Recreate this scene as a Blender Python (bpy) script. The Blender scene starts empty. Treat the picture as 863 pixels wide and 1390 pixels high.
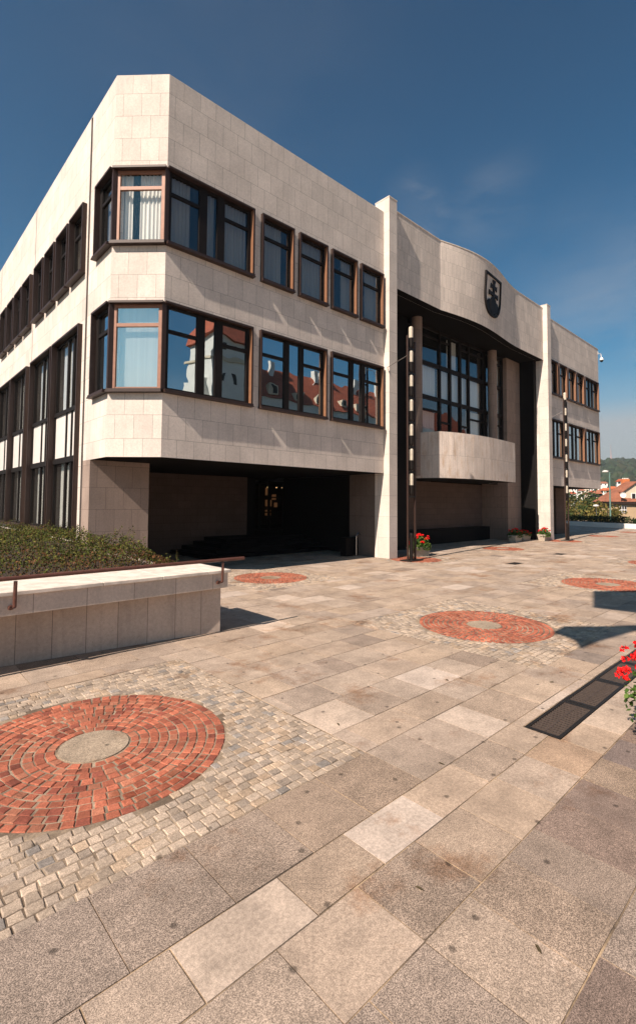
import bpy, math, random
from mathutils import Vector, Matrix
random.seed(7)
R=math.radians
sc=bpy.context.scene
col=sc.collection
rnd=random.random
def ru(a,b): return a+(b-a)*random.random()
def clamp(x,a=0.,b=1.): return max(a,min(b,x))

# ------------------------------------------------------------------ materials
def nt(name):
    m=bpy.data.materials.new(name); m.use_nodes=True
    n=m.node_tree; n.nodes.clear()
    return m,n
class G:
    def __init__(s,name):
        s.m,s.t=nt(name); s.out=s.n('ShaderNodeOutputMaterial'); s.p=s.n('ShaderNodeBsdfPrincipled')
        s.l(s.p.outputs[0],s.out.inputs[0])
    def n(s,t,**k):
        x=s.t.nodes.new(t)
        for a,b in k.items(): setattr(x,a,b)
        return x
    def l(s,a,b): s.t.links.new(a,b)
    def pos(s): return s.n('ShaderNodeNewGeometry').outputs['Position']
    def uv(s): return s.n('ShaderNodeTexCoord').outputs['UV']
    def mapv(s,v,scale): 
        x=s.n('ShaderNodeMapping'); x.inputs['Scale'].default_value=scale; s.l(v,x.inputs[0]); return x.outputs[0]
    def noise(s,v,scale,detail=4,rough=.6):
        x=s.n('ShaderNodeTexNoise'); x.inputs['Scale'].default_value=scale; x.inputs['Detail'].default_value=detail; x.inputs['Roughness'].default_value=rough
        s.l(v,x.inputs['Vector']); return x.outputs['Fac']
    def ramp(s,f,*st):
        x=s.n('ShaderNodeValToRGB'); e=x.color_ramp.elements
        while len(e)<len(st): e.new(.5)
        for i,(p,c) in enumerate(st):
            e[i].position=p; e[i].color=(c,c,c,1) if not isinstance(c,tuple) else (*c,1)
        s.l(f,x.inputs[0]); return x.outputs[0]
    def mix(s,f,a,b,mode='MIX'):
        x=s.n('ShaderNodeMix',data_type='RGBA',blend_type=mode)
        for v,i in ((f,0),(a,6),(b,7)):
            if hasattr(v,'links'): s.l(v,x.inputs[i])
            else: x.inputs[i].default_value=v if i==0 else ((*v,1) if len(v)==3 else v)
        return x.outputs[2]
    def bump(s,h,st,dist=.01):
        x=s.n('ShaderNodeBump'); x.inputs['Strength'].default_value=st; x.inputs['Distance'].default_value=dist
        s.l(h,x.inputs['Height']); s.l(x.outputs[0],s.p.inputs['Normal'])
    def set(s,color=None,rough=.8,metal=0,spec=None):
        if color is not None:
            if hasattr(color,'links'): s.l(color,s.p.inputs['Base Color'])
            else: s.p.inputs['Base Color'].default_value=(*color,1)
        s.p.inputs['Roughness'].default_value=rough; s.p.inputs['Metallic'].default_value=metal
        if spec is not None: s.p.inputs['Specular IOR Level'].default_value=spec
        return s
M={}
def simple(name,c,rough=.8,metal=0,var=.12,sc_=6,bump=0,spec=None):
    g=G(name); f=g.noise(g.pos(),sc_,5)
    lo=tuple(x*(1-var) for x in c); hi=tuple(min(1,x*(1+var)) for x in c)
    g.set(g.ramp(f,(.3,lo),(.7,hi)),rough,metal,spec)
    if bump: g.bump(g.noise(g.pos(),sc_*12,4),bump)
    M[name]=g.m; return g.m
def cladding(name,c,bw=.49,rh=.61,stain=.0,mortar=.45,off=.5,rust=0):
    g=G(name); uv=g.uv(); P=g.pos()
    b=g.n('ShaderNodeTexBrick'); b.offset=off; b.squash=1
    b.inputs['Scale'].default_value=1; b.inputs['Brick Width'].default_value=bw; b.inputs['Row Height'].default_value=rh
    b.inputs['Mortar Size'].default_value=.005; b.inputs['Mortar Smooth'].default_value=.3
    b.inputs['Color1'].default_value=(*[x*.90 for x in c],1); b.inputs['Color2'].default_value=(c[0]*1.04,c[1]*1.035,c[2]*1.03,1)
    b.inputs['Mortar'].default_value=(*[x*mortar for x in c],1)
    g.l(uv,b.inputs['Vector'])
    fine=g.ramp(g.noise(P,22,8,.75),(.3,.82),(.7,1.1))
    big=g.ramp(g.noise(P,1.1,5,.6),(.3,.86),(.7,1.07))
    c1=g.mix(1.,b.outputs['Color'],fine,'MULTIPLY'); c1=g.mix(1.,c1,big,'MULTIPLY')
    # pits of the fossil limestone
    pit=g.ramp(g.noise(g.mapv(P,(1,1,1.6)),70,3,.6),(.28,.62),(.4,1.))
    c1=g.mix(.8,c1,pit,'MULTIPLY')
    # vertical run-off streaks
    st=g.noise(g.mapv(P,(5,5,.35)),1.6,5,.7)
    c1=g.mix(1.,c1,g.ramp(st,(.30,1-.07-stain),(.52,1.)),'MULTIPLY')
    if rust:
        rr=g.ramp(g.noise(g.mapv(P,(2,2,.6)),2.2,5,.7),(.5,0.),(.72,rust))
        c1=g.mix(rr,c1,(.40,.25,.13))
    g.set(c1,.85,0,.25)
    g.bump(g.noise(P,60,6,.7),.25,.004)
    M[name]=g.m; return g.m
STONE=(.71,.63,.565)
cladding('limestone',STONE,mortar=.36)
cladding('limestone_band',(.71,.625,.555),.25,.61,.03)
cladding('limestone_fin',STONE,2.0,.78,0,.5,0)
cladding('limestone_balcony',(.69,.60,.53),.33,1.05,.06,rust=.6)
cladding('limestone_shaded',(.29,.215,.175),.47,.62,.06)  # darker copy of the limestone, recess shade put into its colour
cladding('limestone_low',(.62,.525,.45),.62,2.4,.06)
cladding('limestone_base',(.52,.42,.35),.41,3,.08,.4)
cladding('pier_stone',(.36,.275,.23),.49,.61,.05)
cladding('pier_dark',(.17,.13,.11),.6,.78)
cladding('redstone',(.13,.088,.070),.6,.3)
simple('cap_stone',(.66,.585,.51),.85,0,.22,5,.3)
simple('bronze',(.036,.018,.013),.5,.1,.2,9)
simple('bronze_sunlit',(.23,.11,.058),.5,.1,.15,9)  # lighter bronze with direct sun put into its colour
simple('bronze_sash',(.26,.125,.08),.5,.1,.15,9)
simple('bronze_dark',(.010,.007,.006),.6,0,.15,9,spec=.2)
simple('grate_iron',(.075,.055,.045),.6,.2,.2,30)
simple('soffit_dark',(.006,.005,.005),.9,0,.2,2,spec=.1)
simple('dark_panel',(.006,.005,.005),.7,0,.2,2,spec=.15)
simple('roofing',(.12,.12,.12),.9)
simple('black_iron',(.018,.015,.013),.5,.3,.2,20)
simple('handrail_brown',(.11,.045,.032),.4,.1,.25,25)
simple('lamp_white',(.50,.44,.35),.5,0,.14,9)
simple('steel',(.5,.5,.5),.25,1,.1)
simple('planter_concrete',(.42,.36,.29),.9,0,.2,14,.5)
simple('soil',(.045,.03,.02),1,0,.4,14,.6)
simple('white_paint',(.75,.74,.72),.5)
simple('spandrel_white',(.70,.66,.62),.35,0,.06)
simple('dark_room',(.012,.012,.013),.9,0,.1)
simple('plaster_tan',(.50,.36,.22),.9,0,.08,.6)
simple('plaster_cream',(.62,.53,.40),.9,0,.08,.6)
simple('plaster_white',(.74,.72,.67),.9,0,.06,.5)
simple('wood_dark',(.03,.018,.012),.6)
simple('wood_warm',(.30,.15,.07),.6)
simple('chimney_orange',(.55,.17,.06),.9)
simple('green_pole',(.10,.19,.165),.6)
simple('bark',(.07,.05,.035),.95)
simple('tower_red',(.42,.30,.29),.7)
simple('verdigris',(.13,.15,.14),.6,.3)
def rooft(name,c):
    g=G(name); P=g.pos()
    w=g.n('ShaderNodeTexWave'); w.wave_type='BANDS'; w.bands_direction='Z'; w.inputs['Scale'].default_value=1.6; w.inputs['Distortion'].default_value=1.5; w.inputs['Detail'].default_value=3
    g.l(P,w.inputs['Vector'])
    a=g.mix(1.,(c[0],c[1],c[2]),g.ramp(w.outputs['Fac'],(0,.7),(.5,1.)),'MULTIPLY')
    a=g.mix(1.,a,g.ramp(g.noise(P,1.3,6,.7),(.3,.7),(.7,1.25)),'MULTIPLY')
    g.set(a,.9); M[name]=g.m
rooft('roof_tile',(.30,.115,.065)); rooft('roof_red',(.42,.10,.05)); rooft('roof_orange',(.50,.13,.05))
def attr_mat(name,rough=.8,speck=True,spec=.3,bs=.6,fine=85):
    g=G(name); a=g.n('ShaderNodeAttribute'); a.attribute_name='Col'; P=g.pos()
    c=a.outputs['Color']
    if speck:
        s1=g.noise(P,fine*1.9,2,.9); s2=g.noise(P,fine*.55,3,.7)
        sp=g.ramp(s1,(.40,.36),(.5,.98),(.62,1.75))
        c2=g.mix(1.,c,sp,'MULTIPLY')
        c=g.mix(a.outputs['Alpha'],c,c2)
        c=g.mix(1.,c,g.ramp(s2,(.36,.80),(.64,1.16)),'MULTIPLY')
        st=g.noise(P,1.7,6,.65); c=g.mix(1.,c,g.ramp(st,(.3,.74),(.62,1.10)),'MULTIPLY')
        st=g.noise(P,6,5,.7); c=g.mix(1.,c,g.ramp(st,(.32,.84),(.6,1.06)),'MULTIPLY')
        # brown water stains on some slabs, chewing gum and oil spots
        ws=g.ramp(g.noise(g.mapv(P,(1,1,1)),.9,7,.72),(.56,0.),(.66,.75)); c=g.mix(ws,c,g.mix(1.,c,(.62,.45,.33),'MULTIPLY'))
        v=g.n('ShaderNodeTexVoronoi'); v.voronoi_dimensions='2D'; v.inputs['Scale'].default_value=1.9; v.inputs['Randomness'].default_value=1; g.l(P,v.inputs['Vector'])
        c=g.mix(1.,c,g.ramp(v.outputs['Distance'],(.022,.40),(.045,1.)),'MULTIPLY')
        g.bump(s1,bs,.004)
    g.set(c,rough,0,spec); M[name]=g.m
attr_mat('slab_stone'); attr_mat('sett_stone',bs=.8,fine=90); attr_mat('leafy',.7,False,.12)
def mortar():
    g=G('mortar'); P=g.pos()
    f=g.noise(P,1.4,5,.6); c=g.ramp(f,(.42,(.10,.075,.055)),(.58,(.46,.34,.22)))
    c=g.mix(1.,c,g.ramp(g.noise(P,60,4),(.3,.6),(.7,1.15)),'MULTIPLY'); g.set(c,.95); M['mortar']=g.m
mortar()
def sand():
    g=G('joint_sand'); P=g.pos()
    f=g.noise(P,2.6,5,.6); c=g.ramp(f,(.38,(.13,.095,.065)),(.62,(.40,.31,.22)))
    c=g.mix(1.,c,g.ramp(g.noise(P,90,4),(.3,.6),(.7,1.2)),'MULTIPLY'); g.set(c,.95); g.bump(g.noise(P,120,4),.5,.004); M['joint_sand']=g.m
sand()
def glass(name,refl,tint=(.8,.88,.92),tc=.9):
    m,t=nt(name); N=t.nodes; L=t.links
    o=N.new('ShaderNodeOutputMaterial'); mx=N.new('ShaderNodeMixShader'); gl=N.new('ShaderNodeBsdfGlossy'); tr=N.new('ShaderNodeBsdfTransparent')
    gl.inputs['Color'].default_value=(*tint,1); gl.inputs['Roughness'].default_value=.004; tr.inputs['Color'].default_value=(tc,tc*1.02,tc,1)
    lw=N.new('ShaderNodeLayerWeight'); lw.inputs[0].default_value=.5; fr=N.new('ShaderNodeMath'); fr.operation='POWER'; fr.inputs[1].default_value=4.5; L.new(lw.outputs['Facing'],fr.inputs[0])
    ad=N.new('ShaderNodeMath'); ad.operation='ADD'; ad.use_clamp=True; ad.inputs[1].default_value=refl+.04; L.new(fr.outputs[0],ad.inputs[0])
    no=N.new('ShaderNodeTexNoise'); no.inputs['Scale'].default_value=1.1; no.inputs['Detail'].default_value=1
    ge=N.new('ShaderNodeNewGeometry'); L.new(ge.outputs['Position'],no.inputs['Vector'])
    bu=N.new('ShaderNodeBump'); bu.inputs['Strength'].default_value=.10; bu.inputs['Distance'].default_value=.05; L.new(no.outputs['Fac'],bu.inputs['Height']); L.new(bu.outputs[0],gl.inputs['Normal'])
    L.new(ad.outputs[0],mx.inputs[0]); L.new(tr.outputs[0],mx.inputs[1]); L.new(gl.outputs[0],mx.inputs[2]); L.new(mx.outputs[0],o.inputs[0]); M[name]=m
glass('glass_clear',.10,tc=.52); glass('glass_bright',.10,tc=.93); glass('glass_turquoise',.50,(.95,1,.93),tc=.85); glass('glass_mirror',.50,(.80,.92,.98)); glass('glass_dim',.16,(.7,.75,.8))
def curt():
    g=G('curtain'); g.set((.62,.62,.60),.9); g.p.inputs['Transmission Weight'].default_value=0
    f=g.noise(g.mapv(g.pos(),(14,14,.2)),1,3); g.set(g.ramp(f,(.3,(.66,.65,.63)),(.7,(.86,.84,.80))),.9); M['curtain']=g.m
curt()
def forest(name,a,b,s):
    g=G(name); P=g.pos()
    v=g.n('ShaderNodeTexVoronoi'); v.inputs['Scale'].default_value=s; g.l(P,v.inputs['Vector'])
    c=g.mix(g.noise(P,s*.25,5),a,b); c=g.mix(1.,c,g.ramp(v.outputs['Distance'],(0,1.15),(.8,.45)),'MULTIPLY'); g.set(c,1,0,.1); M[name]=g.m
forest('forest_far',(.030,.045,.025),(.05,.06,.032),.09)
forest('grass_slope',(.05,.065,.02),(.09,.085,.035),.6)
def emis(name,c,s):
    g=G(name); g.set(c,.5); g.p.inputs['Emission Color'].default_value=(*c,1); g.p.inputs['Emission Strength'].default_value=s; M[name]=g.m
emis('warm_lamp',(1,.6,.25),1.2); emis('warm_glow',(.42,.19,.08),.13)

# ------------------------------------------------------------------ mesh builder
class MB:
    def __init__(s,T=None): s.v=[];s.f=[];s.c=[];s.u=[];s.T=T;s.hasuv=False
    def face(s,pts,c=None,uv=None):
        if s.T: pts=[s.T(*p) for p in pts]
        i=len(s.v); s.v+=[tuple(p) for p in pts]; s.f.append(tuple(range(i,i+len(pts)))); s.c.append(c); s.u.append(uv)
        if uv: s.hasuv=True
    def mesh(s,vs,fs,c=None):
        if s.T: vs=[s.T(*p) for p in vs]
        i=len(s.v); s.v+=[tuple(p) for p in vs]
        for f in fs: s.f.append(tuple(i+k for k in f)); s.c.append(c); s.u.append(None)
    def box(s,x0,x1,y0,y1,z0,z1,c=None):
        s.mesh([(x0,y0,z0),(x1,y0,z0),(x1,y1,z0),(x0,y1,z0),(x0,y0,z1),(x1,y0,z1),(x1,y1,z1),(x0,y1,z1)],
         [(0,3,2,1),(4,5,6,7),(0,1,5,4),(1,2,6,5),(2,3,7,6),(3,0,4,7)],c); return s
    def prism(s,poly,z0,z1,c=None):
        n=len(poly); s.mesh([(x,y,z0) for x,y in poly]+[(x,y,z1) for x,y in poly],
          [tuple(range(n))[::-1],tuple(range(n,2*n))]+[(i,(i+1)%n,n+(i+1)%n,n+i) for i in range(n)],c); return s
    def prism_at(s,poly,f,d0,d1,c=None):   # poly of (a,b), f(a,b,d)->xyz
        n=len(poly); s.mesh([f(a,b,d0) for a,b in poly]+[f(a,b,d1) for a,b in poly],
          [tuple(range(n))[::-1],tuple(range(n,2*n))]+[(i,(i+1)%n,n+(i+1)%n,n+i) for i in range(n)],c); return s
    def tube(s,a,b,r0,r1=None,n=12,c=None,cap=True):
        r1=r0 if r1 is None else r1; a=Vector(a);b=Vector(b);d=(b-a).normalized()
        t=Vector((0,0,1)) if abs(d.z)<.9 else Vector((1,0,0)); e=d.cross(t).normalized(); g=d.cross(e)
        vs=[a+(e*math.cos(2*math.pi*i/n)+g*math.sin(2*math.pi*i/n))*r0 for i in range(n)]+[b+(e*math.cos(2*math.pi*i/n)+g*math.sin(2*math.pi*i/n))*r1 for i in range(n)]
        fs=[(i,(i+1)%n,n+(i+1)%n,n+i) for i in range(n)]
        if cap: fs+=[tuple(range(n))[::-1],tuple(range(n,2*n))]
        s.mesh(vs,fs,c); return s
    def lathe(s,x,y,prof,n=20,c=None):
        vs=[];k=len(prof)
        for r,z in prof: vs+=[(x+r*math.cos(2*math.pi*i/n),y+r*math.sin(2*math.pi*i/n),z) for i in range(n)]
        fs=[]
        for j in range(k-1): fs+=[(j*n+i,j*n+(i+1)%n,(j+1)*n+(i+1)%n,(j+1)*n+i) for i in range(n)]
        fs+=[tuple(range(n))[::-1],tuple(range((k-1)*n,k*n))]
        s.mesh(vs,fs,c); return s
    def build(s,name,mat,parent=None,smooth=False,inv=True,uvs=False,bevel=0):
        me=bpy.data.meshes.new(name); me.from_pydata(s.v,[],s.f); me.materials.append(M[mat])
        if uvs or s.hasuv:
            lay=me.uv_layers.new(name='UVMap'); buf=[0.]*(2*len(me.loops)); k=0
            for fi,f in enumerate(s.f):
                if s.u[fi]:
                    for q in s.u[fi]: buf[k]=q[0];buf[k+1]=q[1];k+=2
                    continue
                p=[Vector(s.v[i]) for i in f[:3]]; n=(p[1]-p[0]).cross(p[2]-p[0])
                if n.length<1e-12: n=Vector((0,0,1))
                n.normalize()
                if abs(n.z)>.7: g=lambda q:(q[0],q[1])
                else:
                    h=Vector((-n.y,n.x)).normalized()
                    if h.x+h.y*1.01<0: h=-h
                    g=lambda q,h=h:(q[0]*h.x+q[1]*h.y,q[2])
                for i in f: a=g(s.v[i]); buf[k]=a[0];buf[k+1]=a[1];k+=2
            lay.data.foreach_set('uv',buf)
        if any(c is not None for c in s.c):
            at=me.color_attributes.new('Col','FLOAT_COLOR','CORNER'); buf=[]
            for f,c in zip(s.f,s.c):
                c=c or (1,1,1,1); c=tuple(c)+(1,) if len(c)==3 else c
                buf+=list(c)*len(f)
            at.data.foreach_set('color',buf)
        if smooth: me.polygons.foreach_set('use_smooth',[True]*len(me.polygons))
        me.update()
        o=bpy.data.objects.new(name,me); col.objects.link(o)
        if parent is not None:
            o.parent=parent
            if inv:
                mw=Matrix.Identity(4); q=parent
                while q is not None: mw=Matrix.LocRotScale(q.location,q.rotation_euler,q.scale)@mw if q.type=='EMPTY' else mw; q=q.parent
                o.matrix_parent_inverse=mw.inverted()
                if parent.type!='EMPTY': o.matrix_parent_inverse=Matrix.Identity(4)
        if bevel:
            b=o.modifiers.new('bevel','BEVEL'); b.width=bevel; b.segments=2; b.limit_method='ANGLE'
        return o
def tag(o,label=None,cat=None,group=None,kind=None):
    if label: o['label']=label
    if cat: o['category']=cat
    if group: o['group']=group
    if kind: o['kind']=kind
    return o
def empty(name,loc=(0,0,0),rz=0):
    o=bpy.data.objects.new(name,None); col.objects.link(o); o.location=loc; o.rotation_euler=(0,0,rz); return o
def kids(o): return [c for c in bpy.data.objects if c.parent==o]
def copy_tree(o,parent=None):
    c=o.copy(); col.objects.link(c)
    c.parent=parent
    for ch in kids(o): copy_tree(ch,c)
    return c

# ------------------------------------------------------------------ ground, paving
SQ=[(1.50,4.36,1.615,1),(7.82,4.22,1.58,1),(14.2,4.2,1.6,1),(20.6,4.3,1.6,2),(8.25,10.75,1.45,1),(14.95,10.75,1.25,2),(21.7,10.75,1.25,2),(29.0,10.75,1.25,2),(35.6,10.75,1.25,2),(42.4,10.75,1.3,2)]
HOLES=[(cx-h,cx+h,cy-h,min(cy+h,99)) for cx,cy,h,q in SQ]
GR=(4.545,10.2,1.745,2.075)
HOLES.append(GR)
COV=[(16.3,17.0,7.62,7.98),(20.9,21.6,7.85,8.25)]
HOLES+=COV
def subtract(r,hs):
    out=[r]
    for hx0,hx1,hy0,hy1 in hs:
        nx=[]
        for x0,x1,y0,y1 in out:
            if hx1<=x0 or hx0>=x1 or hy1<=y0 or hy0>=y1: nx.append((x0,x1,y0,y1)); continue
            if x0<hx0: nx.append((x0,hx0,y0,y1))
            if x1>hx1: nx.append((hx1,x1,y0,y1))
            a,b=max(x0,hx0),min(x1,hx1)
            if y0<hy0: nx.append((a,b,y0,hy0))
            if y1>hy1: nx.append((a,b,hy1,y1))
        out=nx
    return out
g=MB()
def slabcol(kind):
    # linear colour, alpha = speckle strength
    if kind=='dark': b=(.30,.232,.182);sp=.9
    elif kind=='darker': b=(.215,.163,.138);sp=.85
    elif kind=='pale': b=(.50,.405,.33);sp=.15
    elif kind=='mid': b=(.37,.287,.222);sp=.7
    elif kind=='warm': b=(.41,.32,.25);sp=.35
    elif kind=='rust': b=(.40,.28,.19);sp=.5
    else: b=(.415,.325,.252);sp=.5
    v=ru(.93,1.07); t=ru(-.01,.01)
    return (b[0]*v+t,b[1]*v,b[2]*v-t,sp)
def far_kind():
    r=rnd(); return 'pale' if r<.10 else 'mid' if r<.38 else 'warm' if r<.52 else 'dark' if r<.56 else 'std'
def slab(x0,x1,y0,y1,kind):
    c=slabcol(kind)
    for a,b,c0,d in subtract((x0,x1,y0,y1),HOLES):
        if b-a<.03 or d-c0<.03: continue
        gp=ru(.003,.0065); dz=ru(-.0018,.0018)
        g.box(a+gp,b-gp,c0+gp,d-gp,-.03,dz,c)
# foreground rows measured in the place
def row(y0,y1,xs,ks,xstart=None):
    for i in range(len(xs)-1): slab(xs[i],xs[i+1],y0,y1,ks[i] if i<len(ks) else far_kind())
def fill(x0,x1,lo=.45,hi=.75):
    xs=[x0]
    while xs[-1]<x1: xs.append(xs[-1]+ru(lo,hi))
    xs[-1]=x1; return xs
X0,X1=-8,62
def named(y0,y1,xs,ks,xl=None):
    row(y0,y1,fill(X0,xs[0]),['std']*60)
    row(y0,y1,xs,ks)
named(2.18,2.745,[.40,.93,1.48,2.02,2.55,3.12,3.61,4.10,4.53,5.2,5.9,6.5],['dark','dark','dark','dark','dark','mid','warm','pale','mid','std','warm','std'])
row(2.18,2.745,fill(6.5,X1),[])
named(1.84,2.18,[.30,.72,1.11,1.74,2.26,2.86,3.47,4.07,4.545],['dark','mid','pale','mid','pale','warm','mid','warm'])
named(1.40,1.84,[.90,1.47,2.015,2.54,3.04,3.55,4.05,4.545],['mid','warm','dark','mid','warm','warm','rust','warm'])
for y0,y1 in ((1.40,1.745),(2.075,2.18)): row(y0,y1,[4.545,5.04,5.7,6.3,7.0]+fill(7.6,X1)[0:],['warm','pale','warm','std'])
row(1.745,2.18,fill(10.2,X1),[])
named(.82,1.40,[1.2,1.61,2.01,2.41,2.81,3.2,3.6,4.03,4.47,4.95],['dark','dark','mid','dark','dark','darker','darker','dark','darker'])
row(.82,1.40,fill(4.95,X1),['darker','dark']*4)
row(.25,.82,fill(X0,X1,.4,.6),['darker','dark']*99)
row(-.35,.25,fill(X0,X1,.4,.6),['dark','darker']*99)
ys=[-.35,-.9,-1.5,-2.1,-2.7,-3.3,-3.9,-4.5,-5.1,-5.7,-6.3,-7]
for a,b in zip(ys[1:],ys): row(a,b,fill(X0,X1),[])
ys=[2.745,3.15,3.69,4.20,4.73,5.20,5.73,6.26,6.80,7.47,8.0,8.55,9.1,9.65,10.2,10.75,11.3,11.85,12.4]
for a,b in zip(ys,ys[1:]):
    if a<6.2:
        row(a,b,fill(X0,4.66),[]); row(a,b,fill(4.66,X1,.42,.7),[])
    else: row(a,b,fill(X0,X1,.5,.8),[])
y=12.4
while y<28: row(y,y+.6,fill(4.3,X1,.6,1.1),[]); y+=.6
PAV=g
tag(g.build('paving',"slab_stone"),kind='structure')
m=MB()
for a,b,c,d in subtract((-30,70,-30,40),HOLES): m.box(a,b,c,d,-.5,-.0055)
tag(m.build('mortar_bed','mortar'),kind='structure')
# sett squares with round red centres
def sett(g,pts,z,c,hi):
    # pts: four corners (ccw); rounded top
    cx=sum(p[0] for p in pts)/4; cy=sum(p[1] for p in pts)/4
    if not hi:
        g.mesh([(x,y,z-.02) for x,y in pts]+[(x,y,z) for x,y in pts],[(4,5,6,7),(0,1,5,4),(1,2,6,5),(2,3,7,6),(3,0,4,7)],c); return
    k=.87
    tilt=(ru(-.03,.03),ru(-.03,.03))
    def zz(x,y,d): return z+d+tilt[0]*(x-cx)+tilt[1]*(y-cy)
    ins=[(cx+(x-cx)*k,cy+(y-cy)*k) for x,y in pts]
    g.mesh([(x,y,z-.02) for x,y in pts]+[(x,y,zz(x,y,-.0045)) for x,y in pts]+[(x,y,zz(x,y,0)) for x,y in ins],
      [(8,9,10,11)]+[(i,(i+1)%4,4+(i+1)%4,4+i) for i in range(4)]+[(4+i,4+(i+1)%4,8+(i+1)%4,8+i) for i in range(4)],c)
def sandcol():
    r=rnd(); v=ru(.75,1.18)
    b=(.44,.35,.27) if r<.60 else (.37,.30,.24) if r<.84 else (.44,.33,.235) if r<.94 else (.31,.275,.245)
    return (b[0]*v,b[1]*v,b[2]*v,.45)
def redcol():
    r=rnd(); v=ru(.72,1.2)
    b=(.40,.128,.075) if r<.70 else (.27,.080,.052) if r<.86 else (.42,.165,.10)
    return (b[0]*v,b[1]*v,b[2]*v,.35)
for n,(cx,cy,h,q) in enumerate(SQ):
    hi=q==1 and n in (0,1,4,2)
    g=MB(); s0=.080 if n==0 else .085 if q==1 else .10
    Rr=1.09 if n<4 else 1.0 if n==4 else .92
    y=cy-h+.004
    while y<cy+h-.02:
        rh=min(s0*ru(.86,1.06),cy+h-y)
        if cy+h-y-rh<.03: rh=cy+h-y-.004
        x=cx-h-ru(0,.06)
        ph=ru(0,6)
        while x<cx+h-.02:
            w=s0*ru(.82,1.45); xa=max(x,cx-h+.003); xb=min(x+w,cx+h-.003)
            mx=(xa+xb)/2; my=y+rh/2
            if xb-xa>.025 and math.hypot(mx-cx,my-cy)>Rr+.030:
                gp=.0035; j=lambda: ru(-.005,.005)
                wv=.010*math.sin(mx*2.3+ph*.0+y*1.1)
                pts=[(xa+gp+j(),y+gp+j()+wv),(xb-gp+j(),y+gp+j()+wv),(xb-gp+j(),y+rh-gp+j()+wv),(xa+gp+j(),y+rh-gp+j()+wv)]
                sett(g,pts,ru(-.004,.003),sandcol(),hi)
            x+=w
        y+=rh
    tag(g.build('sett_paving','sett_stone'),kind='structure')
    g=MB(); r=.285; k=0
    while r<Rr-.02:
        w=(Rr-.285)/10; nn=int(2*math.pi*(r+w/2)/(w*1.12)); a0=ru(0,1); ang=a0
        da=2*math.pi/nn
        for i in range(nn):
            a=ang+da*ru(-.08,.08); b=ang+da*(1+ru(-.08,.08)); ang+=da
            gp=.006 if n==0 else .010; ra=r+gp+ru(-.004,.004); rb=r+w-gp+ru(-.004,.004); ga=gp/(r+w/2)
            pts=[(cx+ra*math.cos(a+ga),cy+ra*math.sin(a+ga)),(cx+rb*math.cos(a+ga),cy+rb*math.sin(a+ga)),(cx+rb*math.cos(b-ga),cy+rb*math.sin(b-ga)),(cx+ra*math.cos(b-ga),cy+ra*math.sin(b-ga))]
            sett(g,pts,ru(-.002,.003),redcol(),hi)
        r+=w; k+=1
    tag(g.build('red_sett_circle','sett_stone'),kind='structure')
    g=MB(); pts=[(cx+.272*math.cos(2*math.pi*i/40),cy+.272*math.sin(2*math.pi*i/40)) for i in range(40)]
    g.prism(pts,-.03,.002,(.34,.27,.20,.6)); tag(g.build('round_centre_slab','slab_stone'),kind='structure')
    g=MB(); g.box(cx-h,cx+h,cy-h,cy+h,-.5,-.0065); tag(g.build('sett_joint_sand','joint_sand'),kind='structure')

# fallen leaves on the slabs
LV=[(2.36,1.02,'small dark leaf lying on the speckled slab near the bottom right'),(3.42,2.22,'leaf lying on the joint beside the pale slab'),(5.05,3.2,'small brown leaf on the paving between the two nearest circles'),(5.9,2.35,'thin twig like leaf lying just before the iron grate'),(3.3,3.25,'curled leaf right of the pale setts'),(2.25,1.6,'tiny dark leaf on the slab left of the speckled pair')]
for i,(x,y,lab) in enumerate(LV):
    m=MB(); a=ru(0,6.28); L_=.026; W_=.009; ca,sa=math.cos(a),math.sin(a)
    P_=[(-L_,0,.004),(-.3*L_,W_,.009),(.5*L_,W_*.8,.012),(L_,0,.006),(.5*L_,-W_*.8,.010),(-.3*L_,-W_,.005)]
    m.mesh([(x+px*ca-py*sa,y+px*sa+py*ca,z) for px,py,z in P_]+[(x+px*ca-py*sa,y+px*sa+py*ca,z-.0015) for px,py,z in P_],[(0,1,2,3),(0,3,4,5),(9,8,7,6),(11,10,9,6)]+[(k,6+k,6+(k+1)%6,(k+1)%6) for k in range(6)],(.07,.055,.03))
    tag(m.build('fallen_leaf','leafy'),lab,'leaf','fallen leaves on the plaza')
# floor drain grates
for i in range(6):
    x0=GR[0]+i*.94; x1=x0+.935
    if x0>GR[1]-.2: break
    t=empty('drain_grate',((x0+x1)/2,(GR[2]+GR[3])/2,0))
    tag(t,['dark iron floor grate at the near end of the strip, beside a chipped slab corner','second iron floor grate from the near end of the strip','third iron floor grate from the near end, beside the red geraniums','fourth iron floor grate from the near end, partly behind the geranium blossoms','fifth iron floor grate along the strip, past the geranium','farthest iron floor grate of the strip'][i],'floor grate','iron grates set in one strip')
    m=MB(); a,b,c,d=x0+.006,x1-.006,GR[2]+.006,GR[3]-.006
    m.box(a,b,c,c+.03,-.03,0);m.box(a,b,d-.03,d,-.03,0);m.box(a,a+.045,c+.03,d-.03,-.03,0);m.box(b-.045,b,c+.03,d-.03,-.03,0)
    m.build('frame','black_iron',t)
    m=MB(); k=17
    for j in range(k):
        xx=a+.06+(b-a-.12)*j/(k-1); m.box(xx-.010,xx+.010,c+.032,d-.032,-.03,-.004)
    m.box(a+.046,b-.046,(c+d)/2-.008,(c+d)/2+.008,-.03,-.006)
    m.build('grating','grate_iron',t)
m=MB(); m.box(GR[0],GR[1],GR[2],GR[3],-.5,-.05); tag(m.build('drain_channel','dark_room'),kind='structure')
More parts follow.
